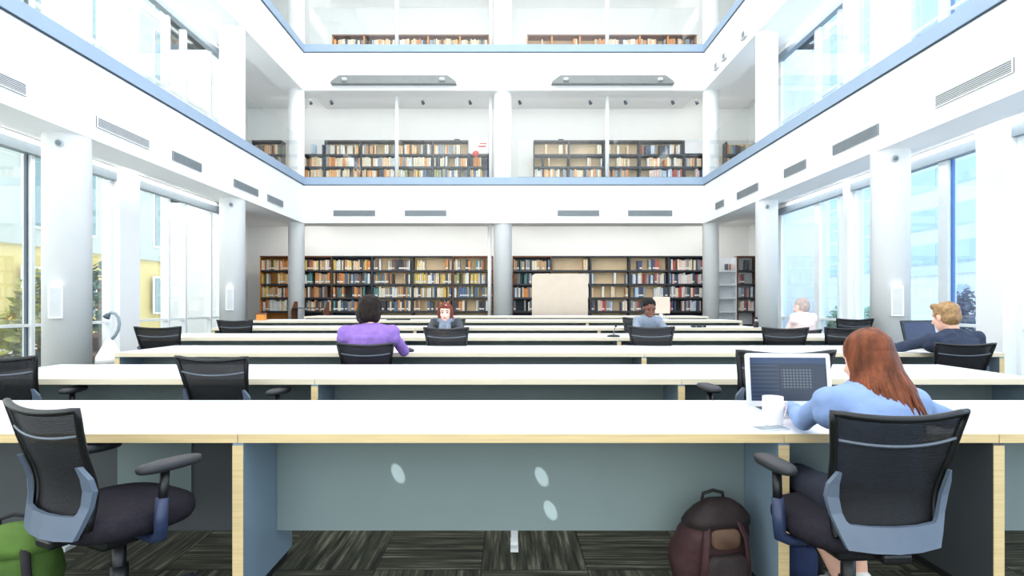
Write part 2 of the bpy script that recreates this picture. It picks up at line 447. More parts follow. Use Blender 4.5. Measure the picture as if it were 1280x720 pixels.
for i, (u0, u1) in enumerate(lst):
    d0, d1 = dside(u0, XL), dside(u1, XL)
    vent('wall_vent', (XL+.004, d0, PZ(158.6, 7.457)), (0,1), d1-d0, .14, 6, f'slatted air grille, {ordn[i]} along the yellow-view side fascia counting towards the bookcases', i < 2)
lst = [(1268,1170),(1099,1042),(1008,981),(948,922),(905,895)]
for i, (u0, u1) in enumerate(lst):
    d0, d1 = dside(u0, XR), dside(u1, XR)
    # on the other side the local +x runs back towards the camera so the grille faces the atrium
    vent('wall_vent', (XR-.004, d1, PZ(136, 6.872)), (0,-1), d1-d0, .15, 6, f'slatted air grille, {ordn[i]} along the blue-lit side fascia counting towards the bookcases', i < 1)
for i, (u0, u1) in enumerate([(417,469),(506,558),(697,749),(785,840)]):
    lab = ['end back-fascia air grille by the corner with the yellow-view side', 'back-fascia air grille beside the middle pillar, yellow-view side', 'back-fascia air grille beside the middle pillar, blue-lit side', 'end back-fascia air grille by the corner with the blue-lit side'][i]
    vent('wall_vent', (PX(u0, DB), DB-.004, PZ(270, DB)), (1,0), PX(u1,DB)-PX(u0,DB), .142, 6, lab, False)

# long trapezoid metal fixtures under the second gallery
for i, (u0, u1) in enumerate([(415,571),(689,841)]):
    x0, x1 = PX(u0, DB), PX(u1, DB); z0, z1 = PZ(107, DB), PZ(97, DB)
    root = tag(empty('linear_wall_light', ((x0+x1)/2, DB, z0)), ['long grey trapezoid light fixture above the shelves with the red-dotted sign', 'long grey trapezoid light fixture above the shelves with the white box'][i], 'light fixture', 'long fascia light fixtures')
    hw = (x1-x0)/2
    m = MB(); m.prism([(-hw,0),(hw,0),(hw-.02,.06),(hw-.22,z1-z0),(-hw+.22,z1-z0),(-hw+.02,.06)], 'y', -.16, -.002); m.build('housing', M['fixture'], root)
    for sx in (-1, 1):
        m = MB(); m.cyl(sx*(hw-.36), -.17, .05, .12, .07, n=14); m.build('lamp_head', M['sensor'], root)
# three small sensors on the upper fascia
for i, u in enumerate((931, 906.5, 896.5)):
    d = dside(u, XR); y = (43.5, 70.5, 82.5)[i]
    root = tag(empty('wall_sensor', (XR, d, PZ(y, d)-.08)), ['small grey box sensor on the upper fascia, farthest from the back corner', 'small grey box sensor on the upper fascia, middle of three', 'small grey box sensor on the upper fascia, closest to the back corner'][i], 'sensor', 'upper fascia sensors')
    m = MB(); m.box((-.05,-.12,0),(-.001,.12,.15), .01); m.build('casing', M['sensor'], root)
    m = MB(); m.box((-.056,-.09,.03),(-.049,.02,.12)); m.build('lens', M['railgrey'], root)
# access panels and small detectors on the columns
for (cx, cy, r, z0, z1, lab) in ((XL-.26, 7.32, .255, PZ(398,7.2), PZ(357,7.2), 'flat white box panel on the column by the green bush outside'),
                             (XL-.24, 11.65, .235, PZ(388,11.5), PZ(360,11.5), 'flat white box panel on the column next to the back aisle'),
                             (XR+.235, 8.05, .235, PZ(395,7.9), PZ(358,7.9), 'flat white box panel on the column behind the red-haired woman')):
    s = 1 if cx < 0 else -1
    root = tag(empty('wall_panel_box', (cx+s*.06*1, cy-r-.005, z0), math.radians(28*s)), lab, 'panel box', 'column panel boxes')
    m = MB(); m.box((-.07,-.05,0),(.07,.03,z1-z0), .006); m.build('casing', M['mullion'], root)
    m = MB(); m.box((-.055,-.056,.03),(.055,-.049,z1-z0-.03), .003); m.build('cover', M['sensor'], root)
for (cx, cy, r, lab) in ((XL-.26, 7.32, .255, 'small round detector high on the column by the green bush outside'), (XL-.24, 11.65, .235, 'small round detector high on the column next to the back aisle'), (XR+.235, 8.05, .235, 'small round detector high on the column behind the red-haired woman'), (XR+.21, 11.85, .21, 'small round detector high on the far blue-side column')):
    s = 1 if cx < 0 else -1
    root = tag(empty('smoke_detector', (cx+s*r*.35, cy-r*.95, ZF-.14), math.radians(20*s)), lab, 'detector', 'column detectors')
    m = MB(); m.tube([(0,.03,0),(0,-.03,0)], .045, 14); m.build('base', M['sensor'], root)
    m = MB(); m.tube([(0,-.03,0),(0,-.055,-.005)], .028, 12); m.build('lens', M['railgrey'], root)
# ceiling spotlights
for i, (u, y) in enumerate(((388,126),(414,127),(528,126),(587,125),(649,126),(737,126),(781,127),(840,126),(870,126))):
    d = 16.2
    root = tag(empty('ceiling_spotlight', (PX(u,d), d, ZF+ST+.17)), f'small dark spotlight on the first gallery ceiling, {["first","second","third","fourth","fifth","sixth","seventh","eighth","ninth"][i]} from the yellow-view side', 'spotlight', 'gallery ceiling spotlights')
    m = MB(); m.cyl(0,0,-.03,.0,.03,n=12); m.build('mount', M['sensor'], root)
    m = MB(); m.tube([(0,0,-.03),(.03,-.03,-.11)], [.035,.045], 12); m.build('head', M['darkmull'], root)
for i, (u, lab) in enumerate(((576,'flat dark ceiling lamp beside the middle pillar, purple-top side'),(680,'flat dark ceiling lamp above the beige screen'),(872,'flat dark ceiling lamp by the corner column'))):
    root = tag(empty('ceiling_lamp', (PX(u,16.0), 16.0, ZF+.17)), lab, 'ceiling lamp', 'back aisle ceiling lamps')
    m = MB(); m.cyl(0,0,-.06,0,.16,.17,n=24); m.build('housing', M['railgrey'], root)
    m = MB(); m.cyl(0,0,-.075,-.06,.13,.14,n=24); m.build('diffuser', M['sensor'], root)

# ------------------------------------------------------------------ desks
BRK = [[-3.45, -1.113, 1.13, 2.013, 4.2], [-3.6, -1.254, 1.115, 3.45], [-3.5, -1.2, 1.2, 4.4], [-4.2, -1.2, 1.25, 4.2], [-4.12, -1.3, 1.25, 3.6], [-4.3, -1.25, 1.3, 3.87], [-3.95, 0, 3.85]]
ROWN = ['front row', 'second row', 'third row', 'fourth row', 'fifth row', 'sixth row', 'last row']
LAB = {(0,0): 'white desk with ply edge and pale panel under it, behind the empty angled chair', (0,1): 'white front-row desk with grey modesty panel and a maroon backpack under it',
       (0,2): 'short white front-row desk where the red-haired woman works at the laptop', (0,3): 'white front-row desk with grey panel, past the red-haired woman'}
for k in range(7):
    d, z, fz, dep = ROW_D[k], ROW_Z[k], FLOOR[k], ROW_DEP[k]
    br = BRK[k]
    for i, (x0, x1) in enumerate(zip(br, br[1:])):
        pos = ['at the yellow-view window end', 'in the middle', 'at the blue-lit window end'] if len(br) == 4 else ['on the yellow-view half', 'on the blue-lit half']
        lab = LAB.get((k,i)) or f'long white desk of the {ROWN[k]}, {pos[i]}'
        root = tag(empty('desk', ((x0+x1)/2, d, fz)), lab, 'desk', 'rows of white desks')
        hx = (x1-x0)/2; t = .0365; zt = z-fz
        m = MB(); m.box((-hx+.002, .006, zt-t), (hx-.002, dep, zt)); top = m.build('tabletop', M['lam'], root)
        m = MB(); m.box((-hx+.002, 0, zt-t), (hx-.002, .0058, zt-.0005)); m.build('edge_band', M['ply'] if k < 1 else M['plypale'], top)
        sides = [-hx] + ([hx-.025] if i == len(br)-2 else [])
        if i == 0: sides[0] = -hx+.025
        if k == 0 and i == 0: sides = [-hx+.03]
        for sx in sides:
            m = MB(); m.box((sx-.022, .004, .035), (sx+.022, .55, zt-t-.001)); sp = m.build('side_panel', M['paneldk'] if (k, i) == (0, 3) and sx < 0 else M['panelside'], root)  # dark grey on the one end panel paints in the shade on its face
            m = MB(); m.box((sx-.022, .0, .035), (sx+.022, .0038, zt-t-.012)); m.build('edge_band', M['ply'], sp)
            m = MB(); m.box((sx-.018, .05, .0), (sx+.018, .50, .0345)); m.build('foot_rail', M['sock'], sp)
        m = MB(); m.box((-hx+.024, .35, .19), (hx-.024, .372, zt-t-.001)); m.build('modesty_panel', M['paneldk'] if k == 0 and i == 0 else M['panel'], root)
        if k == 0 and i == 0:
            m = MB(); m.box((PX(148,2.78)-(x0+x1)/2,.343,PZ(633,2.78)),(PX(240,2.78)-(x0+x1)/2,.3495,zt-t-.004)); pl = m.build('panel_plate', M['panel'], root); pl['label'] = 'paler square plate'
        if hx > .6:
            m = MB(); m.box((-.018+.02, .60, 0), (.018+.02, .64, zt-t-.001)); m.box((.0,.56,0),(.04,.70,.02)); m.build('support_leg', M['mullion'], root)

# ------------------------------------------------------------------ office chair (faces local +y)
def back_y(s, t):
    return -.232 + .030*math.exp(-((t-.30)/.28)**2) - .055*t*t + .030*s*s - .006
def back_w(t): return .178 + .018*t + .034*t**2.2
def back_pt(s, t, off=0):
    z = .475 + .405*t + .020*s*s*t**3
    return Vector((s*back_w(t), back_y(s,t)+off, z))
def make_chair():
    root = empty('office_chair')
    def se(a, b, z, n=32, e=2.9, dy=0):
        out = []
        for k in range(n):
            q = 2*PI*k/n; c, sn = math.cos(q), math.sin(q)
            out.append((a*math.copysign(abs(c)**(2/e), c), dy+b*math.copysign(abs(sn)**(2/e), sn), z))
        return out
    m = MB(); A, B = .245, .235
    m.loft([se(A*k, B*k, z) for k, z in ((.80,.405),(.95,.412),(1,.435),(1,.455),(.965,.480),(.86,.494),(.6,.499),(.25,.496))]); m.build('seat', M['seatfab'], root)
    m = MB(); m.sheet(lambda u, v: back_pt(2*u-1, v), 16, 16, (0,.006,0)); m.build('backrest', M['meshfab'], root)
    per = [back_pt(-1, t/14) for t in range(15)] + [back_pt(s/8-1, 1) for s in range(1,16)] + [back_pt(1, 1-t/14) for t in range(15)] + [back_pt(1-s/8, 0) for s in range(1,16)]
    m = MB(); m.tube([p+Vector((0,-.002,0)) for p in per], .0125, 8, closed=True); m.build('back_frame', M['blackpl'], root)
    m = MB(); m.tube([back_pt(-.95+1.9*i/14, .80 - .025*(1-(2*i/14-1)**2), -.007) for i in range(15)], .0055, 6); m.build('cross_bar', M['barlight'], root)
    # lumbar pad line on the lower mesh
    m = MB(); m.sheet(lambda u, v: back_pt(-.86+1.72*u, .05+.28*v, .008), 10, 4, (0,.008,0)); m.build('lumbar_panel', M['blackpl'], root)
    # grey bracket: U of plastic behind the lower back
    outer = [(-.196,.70),(-.215,.655),(-.216,.61),(-.200,.55),(-.178,.485),(-.160,.442),(-.08,.436),(0,.434),(.08,.436),(.160,.442),(.178,.485),(.200,.55),(.216,.61),(.215,.655),(.196,.70)]
    inner = [(-.188,.70),(-.186,.655),(-.180,.61),(-.170,.56),(-.160,.535),(-.148,.522),(-.08,.518),(0,.517),(.08,.518),(.148,.522),(.160,.535),(.170,.56),(.180,.61),(.186,.655),(.188,.70)]
    def onb(x, z, off):
        t = (z-.475)/.405; s = max(-1.15, min(1.15, x/back_w(max(0,t))))
        return Vector((x, back_y(s, t)+off, z))
    m = MB()
    ringsA = []
    for (a, b) in zip(outer, inner):
        ringsA.append([onb(*a,-.016), onb(*b,-.020), onb(*b,-.036), onb(a[0], a[1],-.034)])
    m.loft(ringsA, smooth=False); m.build('back_bracket', M['bracket'], root)
    m = MB(); m.box((-.05,-.26,.395),(.05,-.10,.43),.01); m.box((-.11,-.12,.345),(.11,.13,.404),.015); m.build('seat_mechanism', M['blackpl'], root)
    for sx in (-1, 1):
        m = MB()
        m.tube([(sx*.10,.0,.385),(sx*.22,.0,.38),(sx*.262,.0,.40),(sx*.268,-.005,.45),(sx*.27,.0,.54)], [.018,.02,.024,.024,.022], 10, flat=(1,1))
        arm = m.build('armrest', M['armblue'], root)
        m = MB(); m.tube([(sx*.27,.0,.50),(sx*.268,.012,.64)], .017, 10); m.build('arm_post', M['blackpl'], arm)
        m = MB()
        m.loft([[ (sx*.264 + k*.043*math.copysign(abs(math.cos(q))**.75, math.cos(q)), .035 + k*.125*math.copysign(abs(math.sin(q))**.75, math.sin(q)), z) for q in [2*PI*i/24 for i in range(24)]] for k, z in ((.7,.638),(.96,.643),(1,.655),(.95,.668),(.7,.673))])
        m.build('arm_pad', M['padgrey'], arm)
    m = MB(); m.cyl(0,0,.10,.35,.026,n=16); m.cyl(0,0,.10,.24,.034,n=16); m.build('gas_column', M['blackpl'], root)
    m = MB(); m.cyl(0,0,.062,.118,.05,.04,n=20); m.build('hub', M['blackpl'], root)
    for i in range(5):
        q = 2*PI*i/5 + .3
        c, s = math.cos(q), math.sin(q)
        m = MB(); m.tube([(c*.035,s*.035,.098),(c*.17,s*.17,.088),(c*.31,s*.31,.072)], [.026,.021,.015], 8); lg = m.build('leg', M['legmetal'], root)
        m = MB()
        cx, cy = c*.305, s*.305
        m.cyl(cx,cy,.045,.075,.009,n=8)
        for w in (-1,1):
            p = Vector((cx,cy,.027)) + Vector((-s,c,0))*w*.014
            m.tube([p - Vector((-s,c,0))*.008, p + Vector((-s,c,0))*.008], .027, 14)
        m.build('caster', M['sock'], lg)
    return root
CH = make_chair()
first = [True]
def chair(u, dback, row, theta, label, zs=1.0, x=None, sc=1.0):
    th = math.radians(theta)
    bx = PX(u, dback) if x is None else x
    cx, cy = bx + .25*math.sin(th), dback + .25*math.cos(th)
    o = CH if first[0] else copy_tree(CH)
    first[0] = False
    o.location = (cx, cy, FLOOR[row]); o.rotation_euler = (0,0,-th); o.scale = (sc,sc,zs)
    tag(o, label, 'chair', 'black mesh office chairs')
    return o
chair(56, 2.08, 0, 27, 'empty black mesh chair turned at an angle before the front-row desk')
chair(1121, 1.95, 0, -4, 'black mesh chair in which the red-haired woman sits')
chair(266, 3.55, 1, 8, 'empty black mesh chair behind the front desk, above its ply-edge joint', .985)
chair(-4, 3.55, 1, -6, 'black mesh chair cut off by the photo edge beside the near column', .985)
chair(976, 3.375, 1, 0, 'black mesh chair standing behind the silver laptop', 1.045, sc=1.18)
chair(457, 4.885, 2, 0, 'black mesh chair in which the purple-topped person sits', .92)
chair(1205, 4.89, 2, 6, 'black mesh chair in which the man in the navy jumper sits', .92)
chair(198, 6.32, 3, -8, 'empty black mesh chair at the fourth-row end, near the curved lamp', .95)
chair(558, 6.12, 3, 3, 'black mesh chair facing the red-brown-haired woman with a scarf', .95)
chair(814, 6.15, 3, 10, 'black mesh chair facing the man who looks down', .96)
chair(981, 6.35, 3, 12, 'empty black mesh chair in front of the pale-pink-shirted person', .94)
chair(1058, 6.38, 3, 4, 'empty black mesh chair next to the column, beside a similar chair', .94)
chair(294, 7.88, 4, -3, 'small-looking far empty black mesh chair near the column by the back aisle', .93)
chair(1068, 7.86, 4, 6, 'far black mesh chair almost hidden behind the chair at the column', .95)
# ------------------------------------------------------------------ bookcases and books
BOOKS = []      # (case name, shelf name, colour, x, y, z, w, h, dep, lean, big?)
PAL = {
 'dark':  [('charcoal',(52,54,60)),('white',(228,226,220)),('slate blue',(74,98,124)),('tan',(190,150,104)),('black',(34,34,38)),('grey',(140,144,146)),('cream',(236,220,190)),('orange',(214,128,56)),('brown',(112,72,50)),('teal',(70,122,120))],
 'warm':  [('orange',(222,140,62)),('cream',(240,224,194)),('tan',(206,166,116)),('white',(240,236,228)),('rust',(186,92,50)),('yellow',(226,186,86)),('charcoal',(64,64,66)),('peach',(240,196,150))],
 'light': [('cream',(240,224,194)),('peach',(240,196,150)),('white',(240,236,228)),('light tan',(224,190,144)),('apricot',(236,164,92)),('cream',(240,224,194)),('orange',(222,140,62)),('grey',(176,178,180)),('charcoal',(64,64,66))],
 'pale':  [('white',(240,238,234)),('cream',(240,226,200)),('grey',(176,178,180)),('charcoal',(58,60,68)),('pink',(226,190,180)),('navy',(52,60,92)),('red',(176,66,50)),('pale blue',(178,198,220))],
 'yell':  [('yellow',(222,192,110)),('cream',(238,224,186)),('olive',(150,144,86)),('tan',(198,164,110)),('charcoal',(70,70,66)),('white',(234,232,222)),('blue',(70,96,140))],
}
COLS_ = {}
for p in PAL.values():
    for n_, c_ in p: COLS_.setdefault(n_, c_)
def cover_mat(n_, c_):
    c_ = tuple(min(246, v*.86 + 38) for v in c_)
    m = mat('book_cover_' + n_.replace(' ', '_'), c_, .6, .14, 18)
    nt = m.node_tree; n = nt.nodes; b = n['Principled BSDF']
    # pale shelf-mark label low on the spine
    tc = n.new('ShaderNodeTexCoord'); sp = n.new('ShaderNodeSeparateXYZ'); nt.links.new(tc.outputs['Object'], sp.inputs[0])
    a = n.new('ShaderNodeMath'); a.operation = 'COMPARE'; a.inputs[1].default_value = .055; a.inputs[2].default_value = .022
    nt.links.new(sp.outputs['Z'], a.inputs[0])
    src = b.inputs['Base Color'].links[0].from_socket
    mx = n.new('ShaderNodeMix'); mx.data_type = 'RGBA'; mx.inputs[7].default_value = (.8,.78,.72,1)
    nt.links.new(a.outputs[0], mx.inputs[0]); nt.links.new(src, mx.inputs[6]); nt.links.new(mx.outputs[2], b.inputs['Base Color'])
    return m
BMAT = {n_: cover_mat(n_, c_) for n_, c_ in COLS_.items()}

def bookcase(x0, x1, y, zs, ztop, style, label, z_floor, top=True, depth=.30):
    w = x1-x0
    root = tag(empty('bookcase', ((x0+x1)/2, y, z_floor)), label, 'bookcase', 'bookcases along the back wall')
    hx = w/2; wood = {'dark': M['shelfdk'], 'brown': M['shelfbr'], 'orange': M['shelforange'], 'white': M['whitesh']}
    st, sh, bk = style
    m = MB(); m.box((-hx+.02, depth-.015, .0), (hx-.02, depth, ztop-z_floor)); m.build('back_board', M[bk], root)
    for sx in (-1, 1):
        m = MB(); m.box((sx*hx - (.024 if sx > 0 else 0), 0, 0), (sx*hx + (.024 if sx < 0 else 0), depth, ztop-z_floor)); m.build('side_panel', wood[st], root)
    for z in zs:
        m = MB(); m.box((-hx+.024, .002, z-z_floor-.05), (hx-.024, depth-.016, z-z_floor)); m.build('shelf', wood[sh], root)
    if top:
        m = MB(); m.box((-hx, -.01, ztop-z_floor), (hx, depth, ztop-z_floor+.035)); m.build('top_board', M['shelfbr'] if st in ('brown','orange') else wood[st], root)
    return root
def fill(case, shelf, x0, x1, y, z, hmax, pal, fillf=1.0, gaps=None):
    x = x0+.03; rnd = random
    run = None
    while x < x1-.075:
        if rnd.random() > fillf and run is None:
            x += rnd.uniform(.08,.3); continue
        w = rnd.choice((.036,.042,.05,.058,.066)); h = hmax*rnd.uniform(.80,1.0); dp = rnd.uniform(.17,.23)
        if run is None or rnd.random() < .5: col = rnd.choice(PAL[pal])[0]
        run = col if rnd.random() < .35 else None
        BOOKS.append((case, shelf, col, x+w/2, y+rnd.uniform(.015,.05), z, w, h, dp, rnd.uniform(-.04,.04) if rnd.random() < .12 else 0))
        x += w + (rnd.uniform(.001,.006) if rnd.random() < .93 else rnd.uniform(.03,.09))
YB = 16.2
GF = FLOOR[6]
zt = PZ(321.5, YB); pitch = 17.0*YB/F
gz = [zt - .03 - pitch*(i+1) + .05 for i in range(6)]
shn = ['top shelf', 'second shelf down', 'third shelf down', 'fourth shelf down']
gx = [-6.81] + [-5.95 + (5.95-.43)*i/5 for i in range(6)]
for i in range(6):
    a, b = gx[i], gx[i+1]
    nm = ['honey-wood bookcase bay at the outer end', 'bookcase bay beside the corner column', 'bookcase bay behind the book cart', 'bookcase bay behind the purple-topped person', 'bookcase bay third before the middle pillar', 'bookcase bay next to the white post'][i]
    st = ('orange','dark','shelforange') if i == 0 else ('brown' if i in (1,5) else 'dark','dark','peach' if i in (3,4,5) else 'shelfdk')
    bookcase(a, b, YB, gz, zt, st, f'tall ground-floor {nm}', GF)
    for r in range(4):
        pal = 'warm' if i in (0,) or (r == 0 and i in (1,2)) else 'yell' if (r in (1,2) and i >= 4) else 'dark'
        f_ = .55 if (r == 0 and i in (3,4,5)) else .97
        if r == 0 and i in (4,): pal, f_ = 'warm', .45
        fill(nm, shn[r], a, b, YB, gz[r], pitch-.07, pal, f_)
rx = [.10 + (5.45-.10)*i/5 for i in range(6)]
for i in range(5):
    a, b = rx[i], rx[i+1]
    nm = ['bookcase bay just past the middle pillar', 'bookcase bay behind the beige screen', 'bookcase bay next to the beige screen', 'bookcase bay behind the man looking down', 'bookcase bay beside the blue-lit column'][i]
    bookcase(a, b, YB, gz, zt, ('brown' if i == 0 else 'dark','dark','peach' if i in (1,2) else 'shelfdk' if i != 3 else 'peach'), f'tall ground-floor {nm}', GF)
    for r in range(4):
        pal = 'dark' if i == 0 else 'warm' if (r == 0 and i < 3) or (i == 2 and r == 2) else 'pale'
        f_ = .97
        if r == 0: f_ = (.95,.28,.22,.3,.97)[i]
        elif i == 2 and r in (1,2): f_ = .6
        fill(nm, shn[r], a, b, YB, gz[r], pitch-.07, pal, f_)
nm = 'white bookcase bay past the blue-lit corner column'
bookcase(5.62, 6.24, YB, gz, zt, ('white','white','whitesh'), 'mostly empty ' + nm, GF, top=False)
fill(nm, shn[0], 5.95, 6.2, YB, gz[0], .2, 'pale', .9)
nm = 'brown bookcase bay at the far window end'
bookcase(6.26, 6.8, YB, gz, zt, ('brown','dark','whitesh'), 'tall ' + nm, GF)
for r in range(4): fill(nm, shn[r], 6.26, 6.8, YB, gz[r], pitch-.08, 'pale', .9)
# first gallery: low cases
g1 = 4.32
z1s = [PZ(176,YB)-.02, PZ(192.5,YB), PZ(208,YB), PZ(223,YB)]
l1 = [PX(315,YB), PX(352,YB), PX(376.5,YB), PX(405.5,YB), PX(451,YB), PX(496,YB), PX(541,YB), PX(586,YB), PX(611.5,YB)]
n1 = ['by the end column', None, 'short bay by the corner column', 'second bay from the corner column', 'third bay from the corner column', 'fourth bay from the corner column', 'bay before the sign', 'bay under the red-dotted sign']
for i in range(8):
    if n1[i] is None: continue
    a, b = l1[i], l1[i+1]; nm = f'first-gallery bookcase, yellow-view side, {n1[i]}'
    full = i in (0,3,4,5,6)
    bookcase(a, b, YB, z1s[1:], z1s[0] if full else z1s[1]+.02, ('dark','dark','peach'), 'low ' + nm, g1, top=full)
    if full:
        m = MB(); 
        fill(nm, 'top shelf', a, b, YB, z1s[1], .28, 'light', .95)
    else: fill(nm, 'top board', a, b, YB, z1s[1]+.02, .28, 'pale', .8 if i < 7 else 0)
    fill(nm, 'second shelf', a, b, YB, z1s[2], .28, 'light', .97); fill(nm, 'third shelf', a, b, YB, z1s[3], .27, 'light' if i < 5 else 'yell', .97)
r1 = [PX(u,YB) for u in (667,711,755,800,856,882)]
n2 = ['first bay from the middle pillar', 'second bay from the middle pillar', 'third bay from the middle pillar', 'fourth bay from the middle pillar', 'bay under the white box']
for i in range(5):
    a, b = r1[i], r1[i+1]; nm = f'first-gallery bookcase, blue-lit side, {n2[i]}'
    full = i < 4
    bookcase(a, b, YB, z1s[1:], z1s[0] if full else z1s[1]+.02, ('dark','dark','peach'), 'low ' + nm, g1, top=full)
    if full: fill(nm, 'top shelf', a, b, YB, z1s[1], .28, 'light' if i < 3 else 'pale', (.5,.3,.5,.9)[i])
    fill(nm, 'second shelf', a, b, YB, z1s[2], .26, 'light', (.45,.5,.75,.8,.9)[i]); fill(nm, 'third shelf', a, b, YB, z1s[3], .27, 'pale' if i > 2 else 'light', .95)
a, b = PX(908,YB), 6.8; nm = 'first-gallery bookcase past the blue-lit corner column'
bookcase(a, b, YB, z1s[1:], z1s[0], ('dark','dark','peach'), 'low ' + nm, g1, top=False)
for r, z in enumerate(z1s[1:]): fill(nm, ('top shelf','second shelf','third shelf')[r], a, b, YB, z, .28, 'light' if r else 'dark', .95)
# black top boards on the first gallery cases, visible lines
# second gallery: lower still
g2 = g1 + ST
z2 = [PZ(45,YB), PZ(58.5,YB)]
for k, us in enumerate(((415,455,495,535,575,611), (659,690,725,760,800,835,871))):
    for i, (u0, u1) in enumerate(zip(us, us[1:])):
        a, b = PX(u0,YB), PX(u1,YB); nm = f'second-gallery bookcase, {["yellow-view", "blue-lit"][k]} side, {ordn[i]} bay from the {["outer corner", "middle pillar"][k]}'
        bookcase(a, b, YB, z2[1:], z2[0], ('orange','orange','peach'), 'low ' + nm, g2, top=True)
        fill(nm, 'top shelf', a, b, YB, z2[1], .24, 'light', .97 if k == 0 else (.5,.4,.7,.9,.9,.95)[i])

def book_mesh(name, w, h, dp, cover):
    m = MB(); t = .004
    hw = w/2
    # rounded spine towards -y, cover boards, page block
    m.mi = 0
    prof = [(-hw, .012), (-hw*.75, .003), (0, 0), (hw*.75, .003), (hw, .012), (hw, dp), (hw-t, dp), (hw-t, .016), (-hw+t, .016), (-hw+t, dp), (-hw, dp)]
    m.prism(prof, 'z', 0, h)
    m.mi = 1
    m.box((-hw+t+.0002, .0165, .004), (hw-t-.0002, dp-.006, h-.004))
    return m.mesh(name, [cover, M['paper']])
ground = [b for b in BOOKS if b[5] < 4]
ground.sort(key=lambda b: -b[6]*b[7])
indiv, rest = ground[:298], ground[298:] + [b for b in BOOKS if b[5] >= 4]
cache = {}
for (case, shelf, col, x, y, z, w, h, dp, lean) in indiv:
    hq = round(h/.02)*.02; dq = .20
    key = (col, w, round(hq,3))
    if key not in cache: cache[key] = book_mesh('book', w, hq, dq, BMAT[col])
    o = bpy.data.objects.new('book', cache[key]); C.objects.link(o); o.location = (x, y, z+.0005); o.rotation_euler = (0, lean, 0)
    size = 'thick' if w > .055 else 'slim' if w < .04 else 'medium'
    tag(o, f'{size} {col} book, {shelf}, {case}', 'book', f'{size} {col} books, {shelf}, {case}')
m = MB(); mats = [BMAT[k] for k in BMAT] + [M['paper']]; idx = {k: i for i, k in enumerate(BMAT)}
for (case, shelf, col, x, y, z, w, h, dp, lean) in rest:
    m.mi = idx[col]
    hw = w/2
    m.prism([(x-hw,y+.012),(x-hw*.7,y+.002),(x+hw*.7,y+.002),(x+hw,y+.012),(x+hw,y+dp),(x-hw,y+dp)], 'z', z+.0005, z+h)
tag(m.build('books', mats), 'remaining rows of books on the gallery and ground-floor shelves', 'books', kind='stuff')

# sign with a red dot, white box, trays on top of the low cases
root = tag(empty('sign_board', (PX(598,YB), YB-.03, z1s[1]+.02)), 'white sign board with a red dot standing on the low bookcase', 'sign')
m = MB(); m.box((-.27,0,0),(.27,.02,.42)); m.build('board', M['poster'], root)
m = MB(); m.tube([(-.07,-.008,-.02),(-.07,-.001,-.02)], .085, 20); m.build('red_dot', M['red'], root)
m = MB(); m.box((.0,-.004,.16),(.2,-.0005,.20)); m.box((.04,-.004,.24),(.22,-.0005,.27)); m.build('red_print', M['red'], root)
root = tag(empty('storage_box', (PX(868,YB), YB+.02, z1s[1]+.021)), 'white box standing on the low bookcase end', 'box')
m = MB(); m.box((-.27,0,0),(.27,.24,.33), .006); m.build('box_body', M['poster'], root)
m = MB(); m.box((-.28,-.006,.331),(.28,.246,.37), .004); m.build('lid', M['whitesh'], root)
for u, lab in ((570,'flat white tray on the low bookcase before the sign'), (700,'flat white tray with a dark clip on the low bookcase past the middle pillar')):
    root = tag(empty('paper_tray', (PX(u,YB), YB+.03, z1s[0]+.001)), lab, 'tray')
    m = MB(); m.box((-.42,0,0),(.42,.22,.012)); m.box((-.42,0,.012),(-.41,.22,.07)); m.box((.41,0,.012),(.42,.22,.07)); m.box((-.41,.21,.012),(.41,.22,.07)); m.build('tray', M['whitesh'], root)
    m = MB(); m.box((-.05,-.01,.02),(.10,-.001,.075), .004); m.build('clip', M['darkmull'], root)

# ------------------------------------------------------------------ items
# beige freestanding screen
d = 12.75; hw = 35*d/F; hz = PZ(342, d)-GF
root = tag(empty('acoustic_screen', (PX(700,d), d, GF)), 'beige freestanding screen with rounded corners before the bookcases', 'screen')
def rr(hw, z0, z1, r, n=6):
    out = []
    for cx, cz, a0 in ((hw-r, z1-r, 0), (-hw+r, z1-r, 90), (-hw+r, z0+r, 180), (hw-r, z0+r, 270)):
        for i in range(n+1):
            a = math.radians(a0+90*i/n); out.append((cx+r*math.cos(a), cz+r*math.sin(a)))
    return out
m = MB(); m.prism(rr(hw, .12, hz, .09), 'y', 0, .05); m.build('panel', M['beige'], root)
for s in (-1,1):
    m = MB(); m.box((s*hw*.7-.03,-.2,0),(s*hw*.7+.03,.25,.03)); m.box((s*hw*.7-.02,.01,.03),(s*hw*.7+.02,.04,.13)); m.build('foot', M['mullion'], root)
# book cart
d = 13.6
root = tag(empty('book_cart', (PX(388,d), d, GF)), 'dark book cart with a brown slanted end, beside the corner column', 'cart')
for z in (.18, .55, .88):
    m = MB(); m.box((-.36,-.2,z-.02),(.36,.2,z)); m.build('shelf', M['shelfdk'], root)
for s in (-1,1):
    m = MB(); m.prism([(-.2,.10),(.2,.10),(.2,1.02),(.02,1.02),(-.2,.80)], 'x', s*.36-(.02 if s<0 else 0), s*.36+(.02 if s>0 else 0)); m.build('end_panel', M['shelfbr'], root)
for sx in (-.3,.3):
    for sy in (-.15,.15):
        m = MB(); m.tube([(sx-.012,sy,.05),(sx+.012,sy,.05)], .05, 14); m.box((sx-.008,sy-.02,.06),(sx+.008,sy+.02,.16)); m.build('wheel', M['sock'], root)
